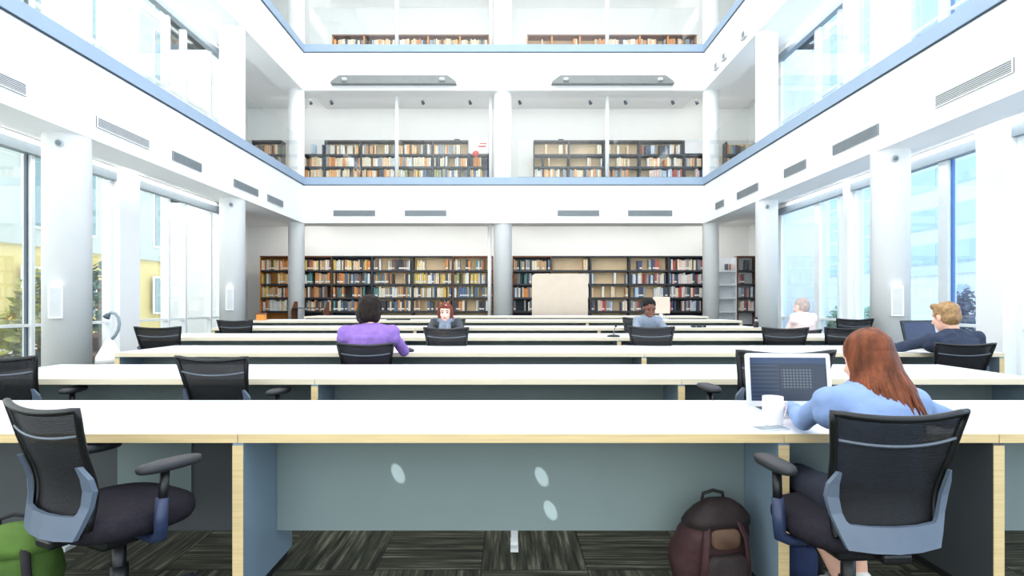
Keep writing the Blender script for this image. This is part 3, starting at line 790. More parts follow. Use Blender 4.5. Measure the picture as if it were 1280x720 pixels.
# small items on the far desks
def on(k, u, dd): return (PX(u, dd), dd, ROW_Z[k])
def tabletz(k): return ROW_Z[k]
o = empty('tablet', on(5, 498, 10.1), .1); tag(o, 'flat dark tablet lying on a desk beyond the purple-topped person', 'tablet')
m = MB(); m.box((-.2,-.08,0),(.2,.08,.012), .003); m.build('case', M['blackpl'], o); m = MB(); m.box((-.185,-.068,.0121),(.185,.068,.0135)); m.build('glass', M['darkmull'], o)
o = empty('computer_mouse', on(2, 513, 5.36), .3); tag(o, 'black computer mouse on the desk by the purple-topped person', 'computer mouse')
m = MB(); m.ell((0,0,.012),(.034,.055,.022)); m.build('shell', M['blackpl'], o); m = MB(); m.tube([(0,.02,.034),(0,.038,.028)], .005, 8); m.build('scroll_wheel', M['railgrey'], o)
o = empty('desk_microphone', on(3, 767, 6.85)); tag(o, 'black desk microphone on a round foot, on the fourth-row desk', 'microphone')
m = MB(); m.lathe([(.0,.0),(.075,.001),(.075,.014),(.05,.024),(.01,.03)], n=20); m.build('foot', M['blackpl'], o)
m = MB(); m.tube([(0,0,.028),(.01,0,.09),(.02,-.01,.12)], .006, 8); m.build('stem', M['railgrey'], o); m = MB(); m.ell((.024,-.014,.13),(.014,.014,.02)); m.build('capsule', M['blackpl'], o)
o = empty('power_socket', on(4, 873, 8.4)); tag(o, 'black desktop power socket block on the fifth-row desk', 'socket')
m = MB(); m.box((-.10,-.04,0),(.10,.04,.03), .006); m.build('block', M['blackpl'], o)
for s in (-1,1):
    m = MB(); m.tube([(s*.045,-.043,.015),(s*.045,-.039,.015)], .012, 12); m.build('socket_face', M['railgrey'], o)
o = empty('flask', on(4, 945, 8.35)); tag(o, 'small black flask with a pale neck near the fifth-row desk end', 'flask')
m = MB(); m.lathe([(0,0),(.035,.002),(.037,.06),(.03,.08),(.018,.09)], n=18); m.build('body', M['blackpl'], o)
m = MB(); m.lathe([(.018,.089),(.018,.12),(.0,.121)], n=14); m.build('neck', M['silver'], o); m = MB(); m.lathe([(.024,.12),(.024,.15),(0,.152)], n=14); m.build('cap', M['blackpl'], o)
o = empty('paper_box', on(5, 327, 10.0)); tag(o, 'small orange box at the end of the sixth-row desk', 'box')
m = MB(); m.box((-.07,-.06,0),(.06,.06,.10), .004); m.build('box_body', M['shelforange'], o); m = MB(); m.box((-.075,-.065,.101),(.065,.065,.125), .003); m.build('lid', M['shelfbr'], o)
o = empty('desktop_monitor', on(5, 827, 10.35)); tag(o, 'small pale desktop monitor behind the person looking down', 'monitor')
m = MB(); m.box((-.15,-.0,.11),(.15,.03,.40), .012); m.build('screen_housing', M['beige'], o)
m = MB(); m.box((-.03,.03,.02),(.03,.045,.3)); m.build('neck', M['silver'], o); m = MB(); m.box((-.11,-.06,0),(.11,.10,.018), .006); m.build('base', M['silver'], o)
# gooseneck lamp standing by the window
o = empty('gooseneck_lamp', (PX(137,5.75), 5.75, FLOOR[2])); tag(o, 'white cone-bodied lamp with a curved grey neck by the window column', 'lamp')
m = MB(); m.lathe([(.0,0),(.13,.002),(.13,.02),(.02,.03)], n=24); m.build('base', M['cup'], o)
m = MB(); m.cyl(0,0,.025,.58,.015); m.build('pole', M['mullion'], o)
m = MB(); m.lathe([(.0,.575),(.12,.58),(.115,.64),(.075,.72),(.035,.80),(.02,.82),(0,.822)], n=24); m.build('cone_body', M['cup'], o)
m = MB(); m.tube([(.02,0,.81),(.055,0,.85),(.085,0,.90),(.095,0,.96),(.085,0,1.02),(.055,0,1.06),(.015,0,1.07),(-.015,0,1.05)], .015, 10); m.build('neck', M['railgrey'], o)
m = MB(); m.tube([(-.01,0,1.055),(-.035,0,1.02)], [.02,.034], 14); m.build('lamp_head', M['darkmull'], o)

# silver laptop
def laptop(loc, rz, w, dp, sh, tilt, lid, scr, label, deck=None):
    root = tag(empty('laptop', loc, rz), label, 'laptop')
    deck = deck or M['silver']
    m = MB(); m.box((-w/2,-dp,0),(w/2,0,.018), .004); b = m.build('base', deck, root)
    m = MB()
    for r in range(5):
        for c in range(14):
            kx = -w*.44 + c*w*.88/14; ky = -dp*.12 - r*dp*.09
            m.box((kx+.001, ky-dp*.08, .0181),(kx+w*.88/14-.002, ky, .0195))
    m.build('keyboard', M['blackpl'], b)
    m = MB(); m.box((-w*.13,-dp*.95,.0181),(w*.13,-dp*.64,.0188)); m.build('touchpad', M['railgrey'], b)
    # the lid pivots on the rear edge; its screen faces the user (-y)
    s = empty('lid', (0,.004,.016)); s.parent = root; s.rotation_euler = (-tilt,0,0)
    s2 = s
    m = MB(); m.prism(rr(w/2, 0, sh, .014, 4), 'y', 0, .010); o = m.build('lid_shell', lid, s)
    m = MB(); m.prism(rr(w/2-.003, .006, sh-.003, .012, 4), 'y', -.0016, -.0002); m.build('bezel', lid, s)
    m = MB(); m.box((-w/2+.022,-.0030,.026),(w/2-.022,-.0018,sh-.022)); m.build('display', scr, s)
    return root
def screen_mat():
    m = bpy.data.materials.new('laptop_screen'); m.use_nodes = True
    nt = m.node_tree; n = nt.nodes; L = nt.links.new; b = n['Principled BSDF']
    tc = n.new('ShaderNodeTexCoord'); sp = n.new('ShaderNodeSeparateXYZ'); L(tc.outputs['Object'], sp.inputs[0])
    def math_(op, a, v): 
        q = n.new('ShaderNodeMath'); q.operation = op; L(a, q.inputs[0])
        if hasattr(v, 'links'): L(v, q.inputs[1])
        else: q.inputs[1].default_value = v
        return q.outputs[0]
    # table of cells inside x -.01..0.13, z .06..0.17
    inx = math_('MULTIPLY', math_('GREATER_THAN', sp.outputs['X'], -.035), math_('LESS_THAN', sp.outputs['X'], .115))
    inz = math_('MULTIPLY', math_('GREATER_THAN', sp.outputs['Z'], .085), math_('LESS_THAN', sp.outputs['Z'], .19))
    inside = math_('MULTIPLY', inx, inz)
    gx_ = math_('GREATER_THAN', math_('FRACT', math_('MULTIPLY', sp.outputs['X'], 62), 0), .38)
    gz_ = math_('GREATER_THAN', math_('FRACT', math_('MULTIPLY', sp.outputs['Z'], 70), 0), .45)
    cells = math_('MULTIPLY', inside, math_('MULTIPLY', gx_, gz_))
    ln = math_('MULTIPLY', math_('GREATER_THAN', math_('FRACT', math_('MULTIPLY', sp.outputs['Z'], 48), 0), .62), math_('LESS_THAN', sp.outputs['X'], -.05))
    hd = math_('GREATER_THAN', sp.outputs['Z'], .215)
    mx = n.new('ShaderNodeMix'); mx.data_type = 'RGBA'; mx.inputs[6].default_value = (*lin((26,38,56)),1); mx.inputs[7].default_value = (*lin((84,90,98)),1)
    L(cells, mx.inputs[0])
    m2 = n.new('ShaderNodeMix'); m2.data_type = 'RGBA'; m2.inputs[7].default_value = (*lin((44,62,88)),1); L(math_('MULTIPLY', ln, .6), m2.inputs[0]); L(mx.outputs[2], m2.inputs[6])
    m3 = n.new('ShaderNodeMix'); m3.data_type = 'RGBA'; m3.inputs[7].default_value = (*lin((32,52,84)),1); L(hd, m3.inputs[0]); L(m2.outputs[2], m3.inputs[6])
    L(m3.outputs[2], b.inputs['Base Color']); b.inputs['Base Color'].default_value = (.02,.03,.05,1)
    L(m3.outputs[2], b.inputs['Emission Color']); b.inputs['Emission Strength'].default_value = .08
    b.inputs['Roughness'].default_value = .25
    return m
SCR = screen_mat()
SCR2 = mat('dark_blue_screen', (20,34,74), .25, .1, 4)
laptop((PX(988,3.0), 3.0, ROW_Z[0]), math.radians(-3), .425, .25, .268, math.radians(8), M['silver'], SCR, 'open silver laptop with a dark screen before the red-haired woman')
laptop((PX(1154,5.75), 5.75, ROW_Z[2]), math.radians(14), .40, .25, .265, math.radians(14), M['blackpl'], SCR2, 'open laptop with a dark blue screen before the man in navy', M['sensor'])
# mug and phone
o = empty('mug', (PX(966,2.62), 2.62, ROW_Z[0])); tag(o, 'white mug on the desk beside the silver laptop', 'mug')
m = MB(); m.lathe([(0,.001),(.038,.001),(.0425,.006),(.0435,.06),(.0435,.125),(.0405,.125),(.040,.02),(0,.016)], n=28); m.build('cup_body', M['cup'], o)
m = MB(); m.tube([(.042,.0,.10),(.062,.012,.098),(.072,.018,.068),(.060,.012,.036),(.042,0,.032)], .0055, 8); m.build('handle', M['cup'], o)
o = empty('phone', (PX(962,2.57)-.02, 2.52, ROW_Z[0]), .25); tag(o, 'pale phone lying on the desk before the white mug', 'phone')
m = MB(); m.box((-.07,-.035,0),(.07,.035,.008), .002); m.build('body', M['silver'], o); m = MB(); m.box((-.065,-.031,.0081),(.065,.031,.0092)); m.build('glass', M['railgrey'], o)

# bags
def bag(name, loc, rz, w, dp, h, ma, mb, label, cat, squash=1.0, patch=None, seed=1):
    rnd = random.Random(seed)
    root = tag(empty(name, loc, rz), label, cat)
    def ring(k, z, ox=0, oy=0, e=2.6, wob=.045):
        out = []
        for i in range(28):
            q = 2*PI*i/28; c, s = math.cos(q), math.sin(q)
            r = 1 + wob*math.sin(3*q+z*17+seed) + wob*.7*math.sin(7*q-z*31)
            out.append((ox + r*k*w/2*math.copysign(abs(c)**(2/e), c), oy + r*k*dp/2*math.copysign(abs(s)**(2/e), s), z))
        return out
    prof = ((.80,.002),(.97,.03),(1.04,.14*h/.4),(1.0,.38*h),(1.02,.5*h),(.93,.66*h),(.80,.80*h),(.60,.91*h),(.36,.975*h),(.12,h))
    m = MB(); m.loft([ring(k, z, .018*math.sin(z*11+seed), .015*math.cos(z*9)) for k, z in prof]); m.build('body', ma, root)
    m = MB(); m.loft([[(x*.72, -dp*.47 - yk, z) for (x, z) in rr(w*.40*kk, .07*h, .50*h, .05, 5)] for yk, kk in ((0,1),(.03,1),(.05,.9),(.056,.6))]); m.build('front_pocket', mb, root)
    m = MB(); m.loft([[(p[0]*1.03, p[1]*1.05-.004, p[2]+.006) for p in ring(k, z, .018*math.sin(z*11+seed), .015*math.cos(z*9))] for k, z in ((.86,.74*h),(.80,.82*h),(.62,.92*h),(.38,.985*h),(.1,1.01*h))]); m.build('flap', mb, root)
    for sx in (-1,1):
        m = MB(); m.tube([(sx*w*.2, -dp*.40, .86*h),(sx*w*.27,-dp*.60,.66*h),(sx*w*.30,-dp*.62,.4*h),(sx*w*.34,-dp*.52,.12*h)], .016, 8, flat=(1,.4)); m.build('strap', M['strap'] if patch is None else patch, root)
    m = MB(); m.tube([(-.05,0,.99*h),(-.045,0,1.06*h),(.0,0,1.09*h),(.045,0,1.06*h),(.05,0,.99*h)], .008, 8); m.build('handle', M['strap'], root)
    if patch:
        m = MB(); m.loft([[(x+.0, -dp*.52 - yk, z) for (x, z) in rr(w*.2*kk, .56*h, .76*h, .03, 4)] for yk, kk in ((-.02,1),(.012,1),(.018,.8))]); m.build('patch', M['tan'], root)
    return root
bag('backpack', (PX(889,2.62), 2.60, 0), .15, .33, .20, .40, M['maroon'], M['maroondk'], 'slumped dark maroon backpack on the carpet under the front desk', 'backpack', patch=M['maroon'], seed=3)
bag('backpack', (1.285, 2.67, 0), -.2, .24, .17, .42, M['navybag'], M['navybag'], 'navy blue backpack under the desk of the red-haired woman', 'backpack', seed=5)
bag('shoulder_bag', (PX(18,2.30), 2.30, 0), .3, .34, .22, .40, M['greenbag'], M['greenbag'], 'green bag on the carpet beside the empty angled chair', 'bag', seed=9)

# ------------------------------------------------------------------ outside
m = MB(); m.box((-60,-20,-.5),(-6.45,90,-.06)); m.box((6.15,-20,-.5),(70,90,-.06)); struct(m.build('ground', mat('pale_paving', (206,208,206), .8, .06, .6)), 'pale paving outside the windows')
def building(label, x, side, y0, y1, h, base_h, wallm, basem, glassm, wins, depth=9, frame=None):
    root = tag(empty('building', (x, (y0+y1)/2, -.06)), label, 'building')
    hy = (y1-y0)/2; cy = (y0+y1)/2
    d = -depth if side < 0 else depth
    lo, hi = sorted((0, d))
    m = MB(); m.box((lo,-hy,base_h),(hi,hy,h)); m.build('upper_wall', wallm, root)
    m = MB(); m.box((lo+.15,-hy,0),(hi-.15,hy,base_h)); m.build('ground_storey', basem, root)
    m = MB(); m.box((lo-.2,-hy-.2,h),(hi+.2,hy+.2,h+.4)); m.build('roof_edge', frame or wallm, root)
    for (wy0, wy1, z0, z1) in wins:
        e = .06 if side < 0 else -.06
        a, b = sorted((0, e)); m = MB(); m.box((a, wy0-cy, z0),(b, wy1-cy, z1)); w = m.build('window', frame or M['mullion'], root)
        a, b = sorted((e, e*1.5)); m = MB(); m.box((a, wy0-cy+.08, z0+.08),(b, wy1-cy-.08, z1-.08)); m.build('pane', glassm, w)
    return root
mt = lambda n, c, r=.7: mat(n, c, r, .05, 1.5)
grid = lambda y0, y1, sy, wy, zs: [(y, y+wy, z0, z1) for (z0, z1) in zs for y in [y0+i*sy for i in range(int((y1-y0)/sy))]]
gl_ = mt('teal_window', (104,138,146), .2); gl2 = mt('blue_window', (168,194,216), .25)
building('grey outdoor building with a yellow ground storey and teal windows', -16, -1, 14, 34, 17, 3.3, mt('stone_grey', (172,182,180)), mt('yellow_facade', (206,188,120)), gl_, grid(14.6,34,2.4,1.1,((.9,2.6),(3.9,6.6),(7.6,10.2),(11.2,13.8),(14.6,16.4))))
building('pale glass outdoor building past the yellow one', -20, -1, 36, 70, 24, 3.2, mt('pale_stone', (214,220,220)), mt('yellow_facade_pale', (210,196,146)), gl_, grid(36.6,70,3,1.6,((.9,2.7),(4,6.6),(7.2,9.4),(10.4,13),(14,16.6),(17.6,20.2))))
building('white outdoor building with blue window bands', 24, 1, 20, 38, 17, 3.0, mt('cool_white', (214,224,234)), mt('white_render', (236,236,232)), gl2, grid(20.5,38,4.2,3.4,((3.6,4.8),(5.6,6.8),(7.8,9),(10,11.2),(12.4,13.6),(14.8,16))) + grid(21,38,5,1.2,((1,2.4),)), frame=mt('pale_blue_frame', (190,208,226)))
building('tall pale blue outdoor tower farther along', 30, 1, 42, 90, 30, 4.0, mt('blue_cladding', (176,202,226)), mt('blue_white', (214,224,232)), gl2, grid(43,90,5,3.4,((5,7),(8,10),(11,13),(14,16),(17.4,19.6),(21,23.4),(25,27.4))))
def shrub(label, x, y, h, r, leafm, seed, pot=True, n=420):
    rnd = random.Random(seed)
    root = tag(empty('potted_bush', (x, y, -.06)), label, 'bush')
    if pot:
        m = MB(); m.lathe([(0,0),(.26,.0),(.32,.5),(.29,.5),(.28,.44),(0,.43)], n=24); m.build('pot', M['sock'], root)
    m = MB(); m.tube([(0,0,.46 if pot else 0),(.03,.02,h*.5),(0,0,h*.8)], [.05,.035,.02], 8); m.build('stem', M['shelfbr'], root)
    m = MB()
    for i in range(n):
        th, ph, q = rnd.uniform(0,2*PI), math.acos(rnd.uniform(-1,1)), rnd.uniform(.45,1)
        c = Vector((r*q*math.sin(ph)*math.cos(th), r*q*math.sin(ph)*math.sin(th), h*.62 + h*.38*q*math.cos(ph)))
        a = Vector((rnd.uniform(-1,1),rnd.uniform(-1,1),rnd.uniform(-.6,.6))).normalized()*rnd.uniform(.06,.12); b = a.orthogonal().normalized()*a.length*.45; up = a.cross(b).normalized()*.012
        v = [m.bm.verts.new(p) for p in (c-a, c+b+up, c+a, c-b+up)]
        m.bm.faces.new(v)
    m.build('foliage', leafm, root)
gr1 = mat('dark_green_leaves', (60,104,84), .6, .35, 6); gr2 = mat('yellow_green_leaves', (150,150,60), .6, .35, 6); gr3 = mat('pale_green_leaves', (150,186,150), .6, .25, 6)
shrub('dark green potted bush outside, between the white column and pier', PX(124,11.0), 11.0, 2.15, .42, gr1, 1, n=520)
shrub('yellow-green potted bush outside the window, beside the thick column', PX(50,10.4), 10.4, 1.95, .40, gr2, 2)
shrub('small yellow-green potted bush outside at the window edge', PX(18,9.6), 9.6, 1.3, .30, gr2, 3, n=260)
for i, (u, d, lab) in enumerate(((1050,12.5,'pale green bush outside, first from the far blue-side column'),(1068,11.7,'pale green bush outside, second from the far blue-side column'),(1087,10.9,'pale green bush outside, close behind the panelled column'))):
    shrub(lab, PX(u,d), d, 1.3, .27, gr3, 10+i, pot=False, n=380)
shrub('dark shrub outside the window beyond the man in navy', PX(1204,13.0), 13.0, 1.7, .34, mat('dark_blue_leaves', (60,66,96), .6, .4, 6), 21)
d = 9.75
root = tag(empty('outdoor_bench', (PX(122,d), d, -.06), math.radians(90)), 'dark red-brown bench outside the window before the dark green bush', 'bench')
m = MB(); m.box((-.7,-.24,.42),(.7,.24,.50), .01); m.build('seat', M['shelfbr'], root)
m = MB(); m.box((-.7,-.26,.58),(.7,-.20,.86), .01); m.build('backrest', mat('dark_red_board', (84,36,34), .6, .1, 5), root)
for sx in (-.6,.6):
    m = MB(); m.box((sx-.04,-.22,0),(sx+.04,.22,.42)); m.box((sx-.03,-.24,.42),(sx+.03,-.20,.86)); m.build('leg', M['sock'], root)
# ------------------------------------------------------------------ people
from mathutils import noise as mnoise
def fused(m, name, mt_, parent=None, voxel=.007, smooth=5, fold=0, fscale=9, stretch=(1,1,1)):
    """melt overlapping closed shapes into one continuous skin, smooth it, optionally crease it like cloth"""
    me = m.mesh(name + '_raw', mt_)
    o = bpy.data.objects.new(name + '_raw', me); C.objects.link(o)
    r = o.modifiers.new('r', 'REMESH'); r.mode = 'VOXEL'; r.voxel_size = voxel; r.use_smooth_shade = True
    s = o.modifiers.new('s', 'SMOOTH'); s.factor = .5; s.iterations = smooth
    dg = bpy.context.evaluated_depsgraph_get(); dg.update()
    out = bpy.data.meshes.new_from_object(o.evaluated_get(dg), depsgraph=dg)
    bpy.data.objects.remove(o)
    out.name = name; out.materials.clear(); out.materials.append(mt_)
    if fold:
        nr = [v.normal.copy() for v in out.vertices]
        for v, n_ in zip(out.vertices, nr):
            q = Vector((v.co.x*stretch[0], v.co.y*stretch[1], v.co.z*stretch[2]))*fscale
            v.co += n_*fold*(mnoise.noise(q) + .5*mnoise.noise(q*2.3))
    for p in out.polygons: p.use_smooth = True
    ob = bpy.data.objects.new(name, out); C.objects.link(ob)
    if parent: ob.parent = parent
    return ob
def lerp(a, b, t): return Vector(a)*(1-t)+Vector(b)*t
def torso(m, J, add=0, wide=1.0, z0=0.0):
    P, Cc, N = Vector(J['pelvis']), Vector(J['chest']), Vector(J['neck'])
    prof = [(0,.165,.120),(.2,.150,.112),(.42,.142,.105),(.62,.152,.112),(.82,.160,.112),(1.0,.150,.095)]
    for i in range(11):
        t = i/10
        c = lerp(P, Cc, t/.62) if t < .62 else lerp(Cc, N - Vector((0,0,.05)), (t-.62)/.38)
        for (a, b) in zip(prof, prof[1:]):
            if a[0] <= t <= b[0]:
                k = (t-a[0])/(b[0]-a[0]); rx = a[1]*(1-k)+b[1]*k; ry = a[2]*(1-k)+b[2]*k; break
        if t > .8: rx *= 1-(t-.8)*1.3
        m.ell(c, (rx*wide+add, ry*wide+add, .07+add), nu=20)
    for s in ('L','R'):
        S = Vector(J['sh'+s]); nb = N + Vector((0,-.005,-.035))
        m.caps(nb, S, .050+add, .050*wide+add); m.ell(S, (.053*wide+add,)*3)
        m.caps(lerp(Cc, N, .45)+Vector((.06 if s=='R' else -.06,0,0)), S + Vector((0,0,-.04)), .085*wide+add, .055*wide+add)
def arm(m, J, s, add=0, cut=1.0, k=1.0):
    S, E, W = J['sh'+s], J['el'+s], J['wr'+s]
    m.caps(S, E, .050*k+add, .040*k+add); m.caps(E, lerp(E, W, cut), .041*k+add, (.041*k*(1-cut)+.027*k*cut)+add)
def leg(m, J, s, add=0, cut=1.0):
    Hh, K, A = J['hip'+s], J['kn'+s], J['an'+s]
    m.caps(Hh, K, .082+add, .056+add)
    m.caps(K, lerp(K, A, .35), .056+add, .058+add); m.caps(lerp(K, A, .35), lerp(K, A, cut), .056+add, .036+add + .02*(1-cut))
def hand(m, W, d, pn, side):
    """palm with five unequal bent fingers; d = pointing direction, pn = palm normal, side=+1 thumb to d x pn side"""
    W = Vector(W); d = Vector(d).normalized(); pn = Vector(pn).normalized(); sd = d.cross(pn).normalized()*side
    for k in (-.022,-.007,.008,.022):
        m.caps(W + d*.005 + sd*k*.6, W + d*.085 + sd*k, .015, .0125, 8)
    for i, (k, L) in enumerate(((.026,.066),(.009,.076),(-.008,.070),(-.024,.055))):
        a = W + d*.085 + sd*k; b = a + (d*.95 + pn*.25 + sd*k*2)*L*.52; c = b + (d*.7 + pn*.7)*L*.32; e = c + (d*.4 + pn*.9)*L*.22
        m.caps(a, b, .0095, .0088, 8); m.caps(b, c, .0088, .008, 8); m.caps(c, e, .008, .0068, 8)
    a = W + d*.025 + sd*.022; b = a + (d*.6 + sd*.75 + pn*.2)*.045; c = b + (d*.95 + sd*.15 + pn*.25)*.032
    m.caps(a, b, .0125, .0105, 8); m.caps(b, c, .0105, .008, 8)
def hframe(J):
    R = Euler((math.radians(J.get('pitch',0)), math.radians(J.get('roll',0)), math.radians(J.get('yaw',0))), 'XYZ').to_matrix()
    c = Vector(J['head'])
    return c, R
def head(m, J, k=1.0):
    c, R = hframe(J); Pt = lambda x, y, z: c + R @ (Vector((x,y,z))*k)
    rot = R.to_euler()
    m.ell(Pt(0,-.012,.030), (.074*k,.092*k,.084*k), rot, 20, 14)
    m.ell(Pt(0,.022,-.035), (.059*k,.064*k,.078*k), rot, 18, 12)
    m.ell(Pt(0,.050,-.088), (.030*k,.026*k,.024*k), rot)                      # chin
    m.caps(Pt(0,.076,.012), Pt(0,.102,-.030), .010*k, .0155*k)                # nose
    m.caps(Pt(-.040,.066,.028), Pt(.040,.066,.028), .012*k, .012*k)           # brow
    for s in (-1,1):
        m.ell(Pt(s*.045,.052,-.025), (.020*k,.020*k,.018*k), rot)             # cheek
        m.ell(Pt(s*.077,-.008,-.004), (.010*k,.020*k,.032*k), rot)            # ear
    m.ell(Pt(0,.080,-.058), (.024*k,.012*k,.010*k), rot)                      # lips
    m.caps(Pt(0,-.025,-.06), J['neck'], .052*k, .058)
def face(J, parent, k=1.0):
    c, R = hframe(J); Pt = lambda x, y, z: c + R @ (Vector((x,y,z))*k)
    for s in (-1,1):
        m = MB(); m.ell(Pt(s*.031,.0765,.008), (.012*k,.007*k,.0075*k), R.to_euler(), 12, 8); m.build('eye', M['eye'], parent)
        m = MB(); m.caps(Pt(s*.048,.070,.030), Pt(s*.018,.079,.033), .0035*k, .0045*k, 8); m.build('eyebrow', M['blackhair'], parent)
    m = MB(); m.caps(Pt(-.020,.0885,-.058), Pt(.020,.0885,-.058), .0055*k, .0055*k, 8); m.build('mouth', M['lip'], parent)
def default(**kw):
    J = dict(pelvis=(0,0,.52), chest=(0,.03,.82), neck=(0,.05,1.00), head=(0,.085,1.125),
             shL=(-.165,.04,.955), shR=(.165,.04,.955), elL=(-.21,.20,.76), elR=(.21,.20,.76), wrL=(-.12,.42,.78), wrR=(.12,.42,.78),
             hipL=(-.09,.03,.51), hipR=(.09,.03,.51), knL=(-.11,.44,.50), knR=(.11,.44,.50), anL=(-.11,.42,.09), anR=(.11,.42,.09))
    J.update(kw); return J
def person(loc, rz, J, skin, top, trous, label, ak=.92, sleeves=.93, bare_calf=False, wide=1.0, hk=1.0, facing=False, vox=.0075, topname='shirt'):
    m = MB()
    torso(m, J, -.004, wide); head(m, J, hk)
    for s, sg in (('L',-1),('R',1)):
        arm(m, J, s, 0, 1, ak); leg(m, J, s)
        W, E = Vector(J['wr'+s]), Vector(J['el'+s])
        d = (W-E).normalized(); d.z = min(d.z, .05); d = (d + Vector((-.25*sg,.35,0))).normalized()
        hand(m, W, J.get('hd'+s, d), (0,0,-1), -sg)
        A = Vector(J['an'+s]); m.ell(A + Vector((0,.06,-.05)), (.042,.12,.035)); 
    b = fused(m, 'person', skin, None, vox, 4)
    b.location = loc; b.rotation_euler = (0,0,rz); tag(b, label, 'person')
    m = MB(); torso(m, J, .012, wide)
    for s in 'LR': arm(m, J, s, .012, sleeves, ak)
    N = Vector(J['neck'])
    fused(m, topname, top, b, .009, 5, fold=.006, fscale=11)
    m = MB()
    P = Vector(J['pelvis'])
    m.ell(P + Vector((0,0,-.01)), (.178*wide,.135,.10)); m.ell(P + Vector((0,.0,.05)), (.172*wide,.128,.08))
    for s in 'LR': leg(m, J, s, .012, .12 if bare_calf else .9)
    fused(m, 'trousers', trous, b, .011, 4, fold=.004)
    for s in 'LR':
        A = Vector(J['an'+s])
        m = MB(); m.ell(A + Vector((0,.075,-.052)), (.052,.135,.042)); m.ell(A + Vector((0,-.01,-.02)), (.05,.06,.055)); m.box(tuple(A + Vector((-.05,-.065,-.092))), tuple(A + Vector((.05,.20,-.07))), .01)
        fused(m, 'shoe', M['cup'] if bare_calf else M['sock'], b, .009, 3)
    if facing: face(J, b, hk)
    return b
def hair_cap(m, J, k=1.0, grow=1.10, back=0, drop=0, front=.0):
    c, R = hframe(J); Pt = lambda x, y, z: c + R @ (Vector((x,y,z))*k); rot = R.to_euler()
    m.ell(Pt(0,-.022,.040), (.078*k*grow,.090*k*grow,.080*k*grow), rot, 22, 14)
    m.ell(Pt(0,-.050,.0), (.072*k*grow,.062*k*grow,.075*k*grow), rot, 20, 12)
    return Pt, rot

# 1. the red-haired woman at the laptop
J = default(pelvis=(0,0,.52), chest=(.02,.05,.80), neck=(.045,.11,.955), head=(.060,.175,1.03), pitch=-16, yaw=2,
            shL=(-.135,.080,.885), shR=(.175,.080,.880), elL=(-.125,.30,.775), elR=(.385,.20,.80), wrL=(-.06,.55,.782), wrR=(.17,.50,.782),
            knL=(-.10,.40,.50), anL=(-.045,.12,.16), knR=(.12,.42,.50), anR=(.14,.36,.10))
p = person((1.345, 2.15, 0), 0, J, M['skin'], M['blueshirt'], M['jeans'], 'person with long auburn hair and blue shirt leaning over the laptop desk', bare_calf=True, ak=.8, wide=.95)
c, R = hframe(J); m = MB()
Pt, rot = hair_cap(m, J, 1.0, 1.08)
cap = m
rnd = random.Random(4)
for i in range(190):
    a = rnd.uniform(-1.62, 1.45)                       # angle round the back of the head
    sx = math.sin(a)
    st_ = Pt(.035*sx + rnd.uniform(-.01,.01), -.03 - .03*math.cos(a), .118 - .01*abs(sx))
    mid = Pt(.083*sx, -.022 - .075*math.cos(a), .03)
    low = Pt(.088*sx + .005, -.035 - .072*math.cos(a), -.055)
    L = rnd.uniform(.16,.30)*(1 - .22*abs(sx)) 
    e1 = low + Vector((.002 + .026*sx + rnd.uniform(-.01,.01), -.035 - .02*math.cos(a), -L*.5))
    e2 = low + Vector((.006 + .026*sx + rnd.uniform(-.028,.028), -.045 - .035*math.cos(a) + rnd.uniform(-.01,.01), -L))
    pts = [st_, lerp(st_, mid, .5) + (mid-c).normalized()*.012, mid, lerp(mid, low, .5), low, lerp(low, e1, .55), e1, lerp(e1, e2, .6), e2]
    cap.tube(pts, [.007,.011,.012,.012,.012,.011,.010,.007,.002], 6)
cap.build('hair', M['auburn'], p)

# 2. purple top, dark bob, seen from behind
J = default(chest=(0,.03,.80), neck=(.015,.05,.965), head=(0,.095,1.085), pitch=-14, yaw=-18,
            shL=(-.200,.03,.90), shR=(.195,.03,.90), elL=(-.26,.18,.72), elR=(.285,.16,.735), wrL=(-.14,.40,.750), wrR=(.24,.40,.750))
p = person((PX(460,5.10), 5.10, FLOOR[2]), 0, J, M['skinpk'], M['purple'], M['jeans'], 'person in a purple top with a dark bob, seen from behind', wide=1.18, hk=1.08, topname='top')
m = MB(); Pt, rot = hair_cap(m, J, 1.08, 1.22)
m.ell(Pt(0,-.03,-.03), (.108,.095,.085), rot, 20, 12); m.ell(Pt(-.055,.0,-.05), (.05,.075,.07), rot); m.ell(Pt(.05,-.02,-.045), (.05,.06,.065), rot)
fused(m, 'hair', M['bobhair'], p, .009, 4, fold=.010, fscale=28, stretch=(1,1,.35))

# 3. woman with red-brown hair and pale scarf, facing the camera
J = default(pelvis=(0,0,.50), chest=(0,.14,.74), neck=(0,.24,.855), head=(.0,.315,.945), pitch=-8,
            shL=(-.15,.22,.81), shR=(.15,.22,.81), elL=(-.21,.36,.72), elR=(.21,.36,.72), wrL=(-.09,.50,.715), wrR=(.09,.50,.715))
p = person((PX(560,7.86), 7.86, FLOOR[4]), PI, J, M['skinpk'], mat('dark_grey_cardigan', (70,74,80), .9, .1, 20), M['jeans'], 'person with red-brown hair and pale scarf facing this way', facing=True, topname='cardigan')
m = MB(); c, R = hframe(J); Pt = lambda x,y,z: c + R @ Vector((x,y,z)); rot = R.to_euler()
m.ell(Pt(0,-.03,.045), (.088,.090,.082), rot, 22, 14); m.ell(Pt(0,-.045,-.02), (.088,.062,.10), rot)
for s in (-1,1): m.caps(Pt(s*.078,.015,.04), Pt(s*.078,.0,-.10), .024, .026)
m.caps(Pt(-.05,.062,.080), Pt(.05,.062,.080), .022, .022)
fused(m, 'hair', M['redhair'], p, .008, 3, fold=.006, fscale=30, stretch=(1,1,.4))
m = MB(); N = Vector(J['neck'])
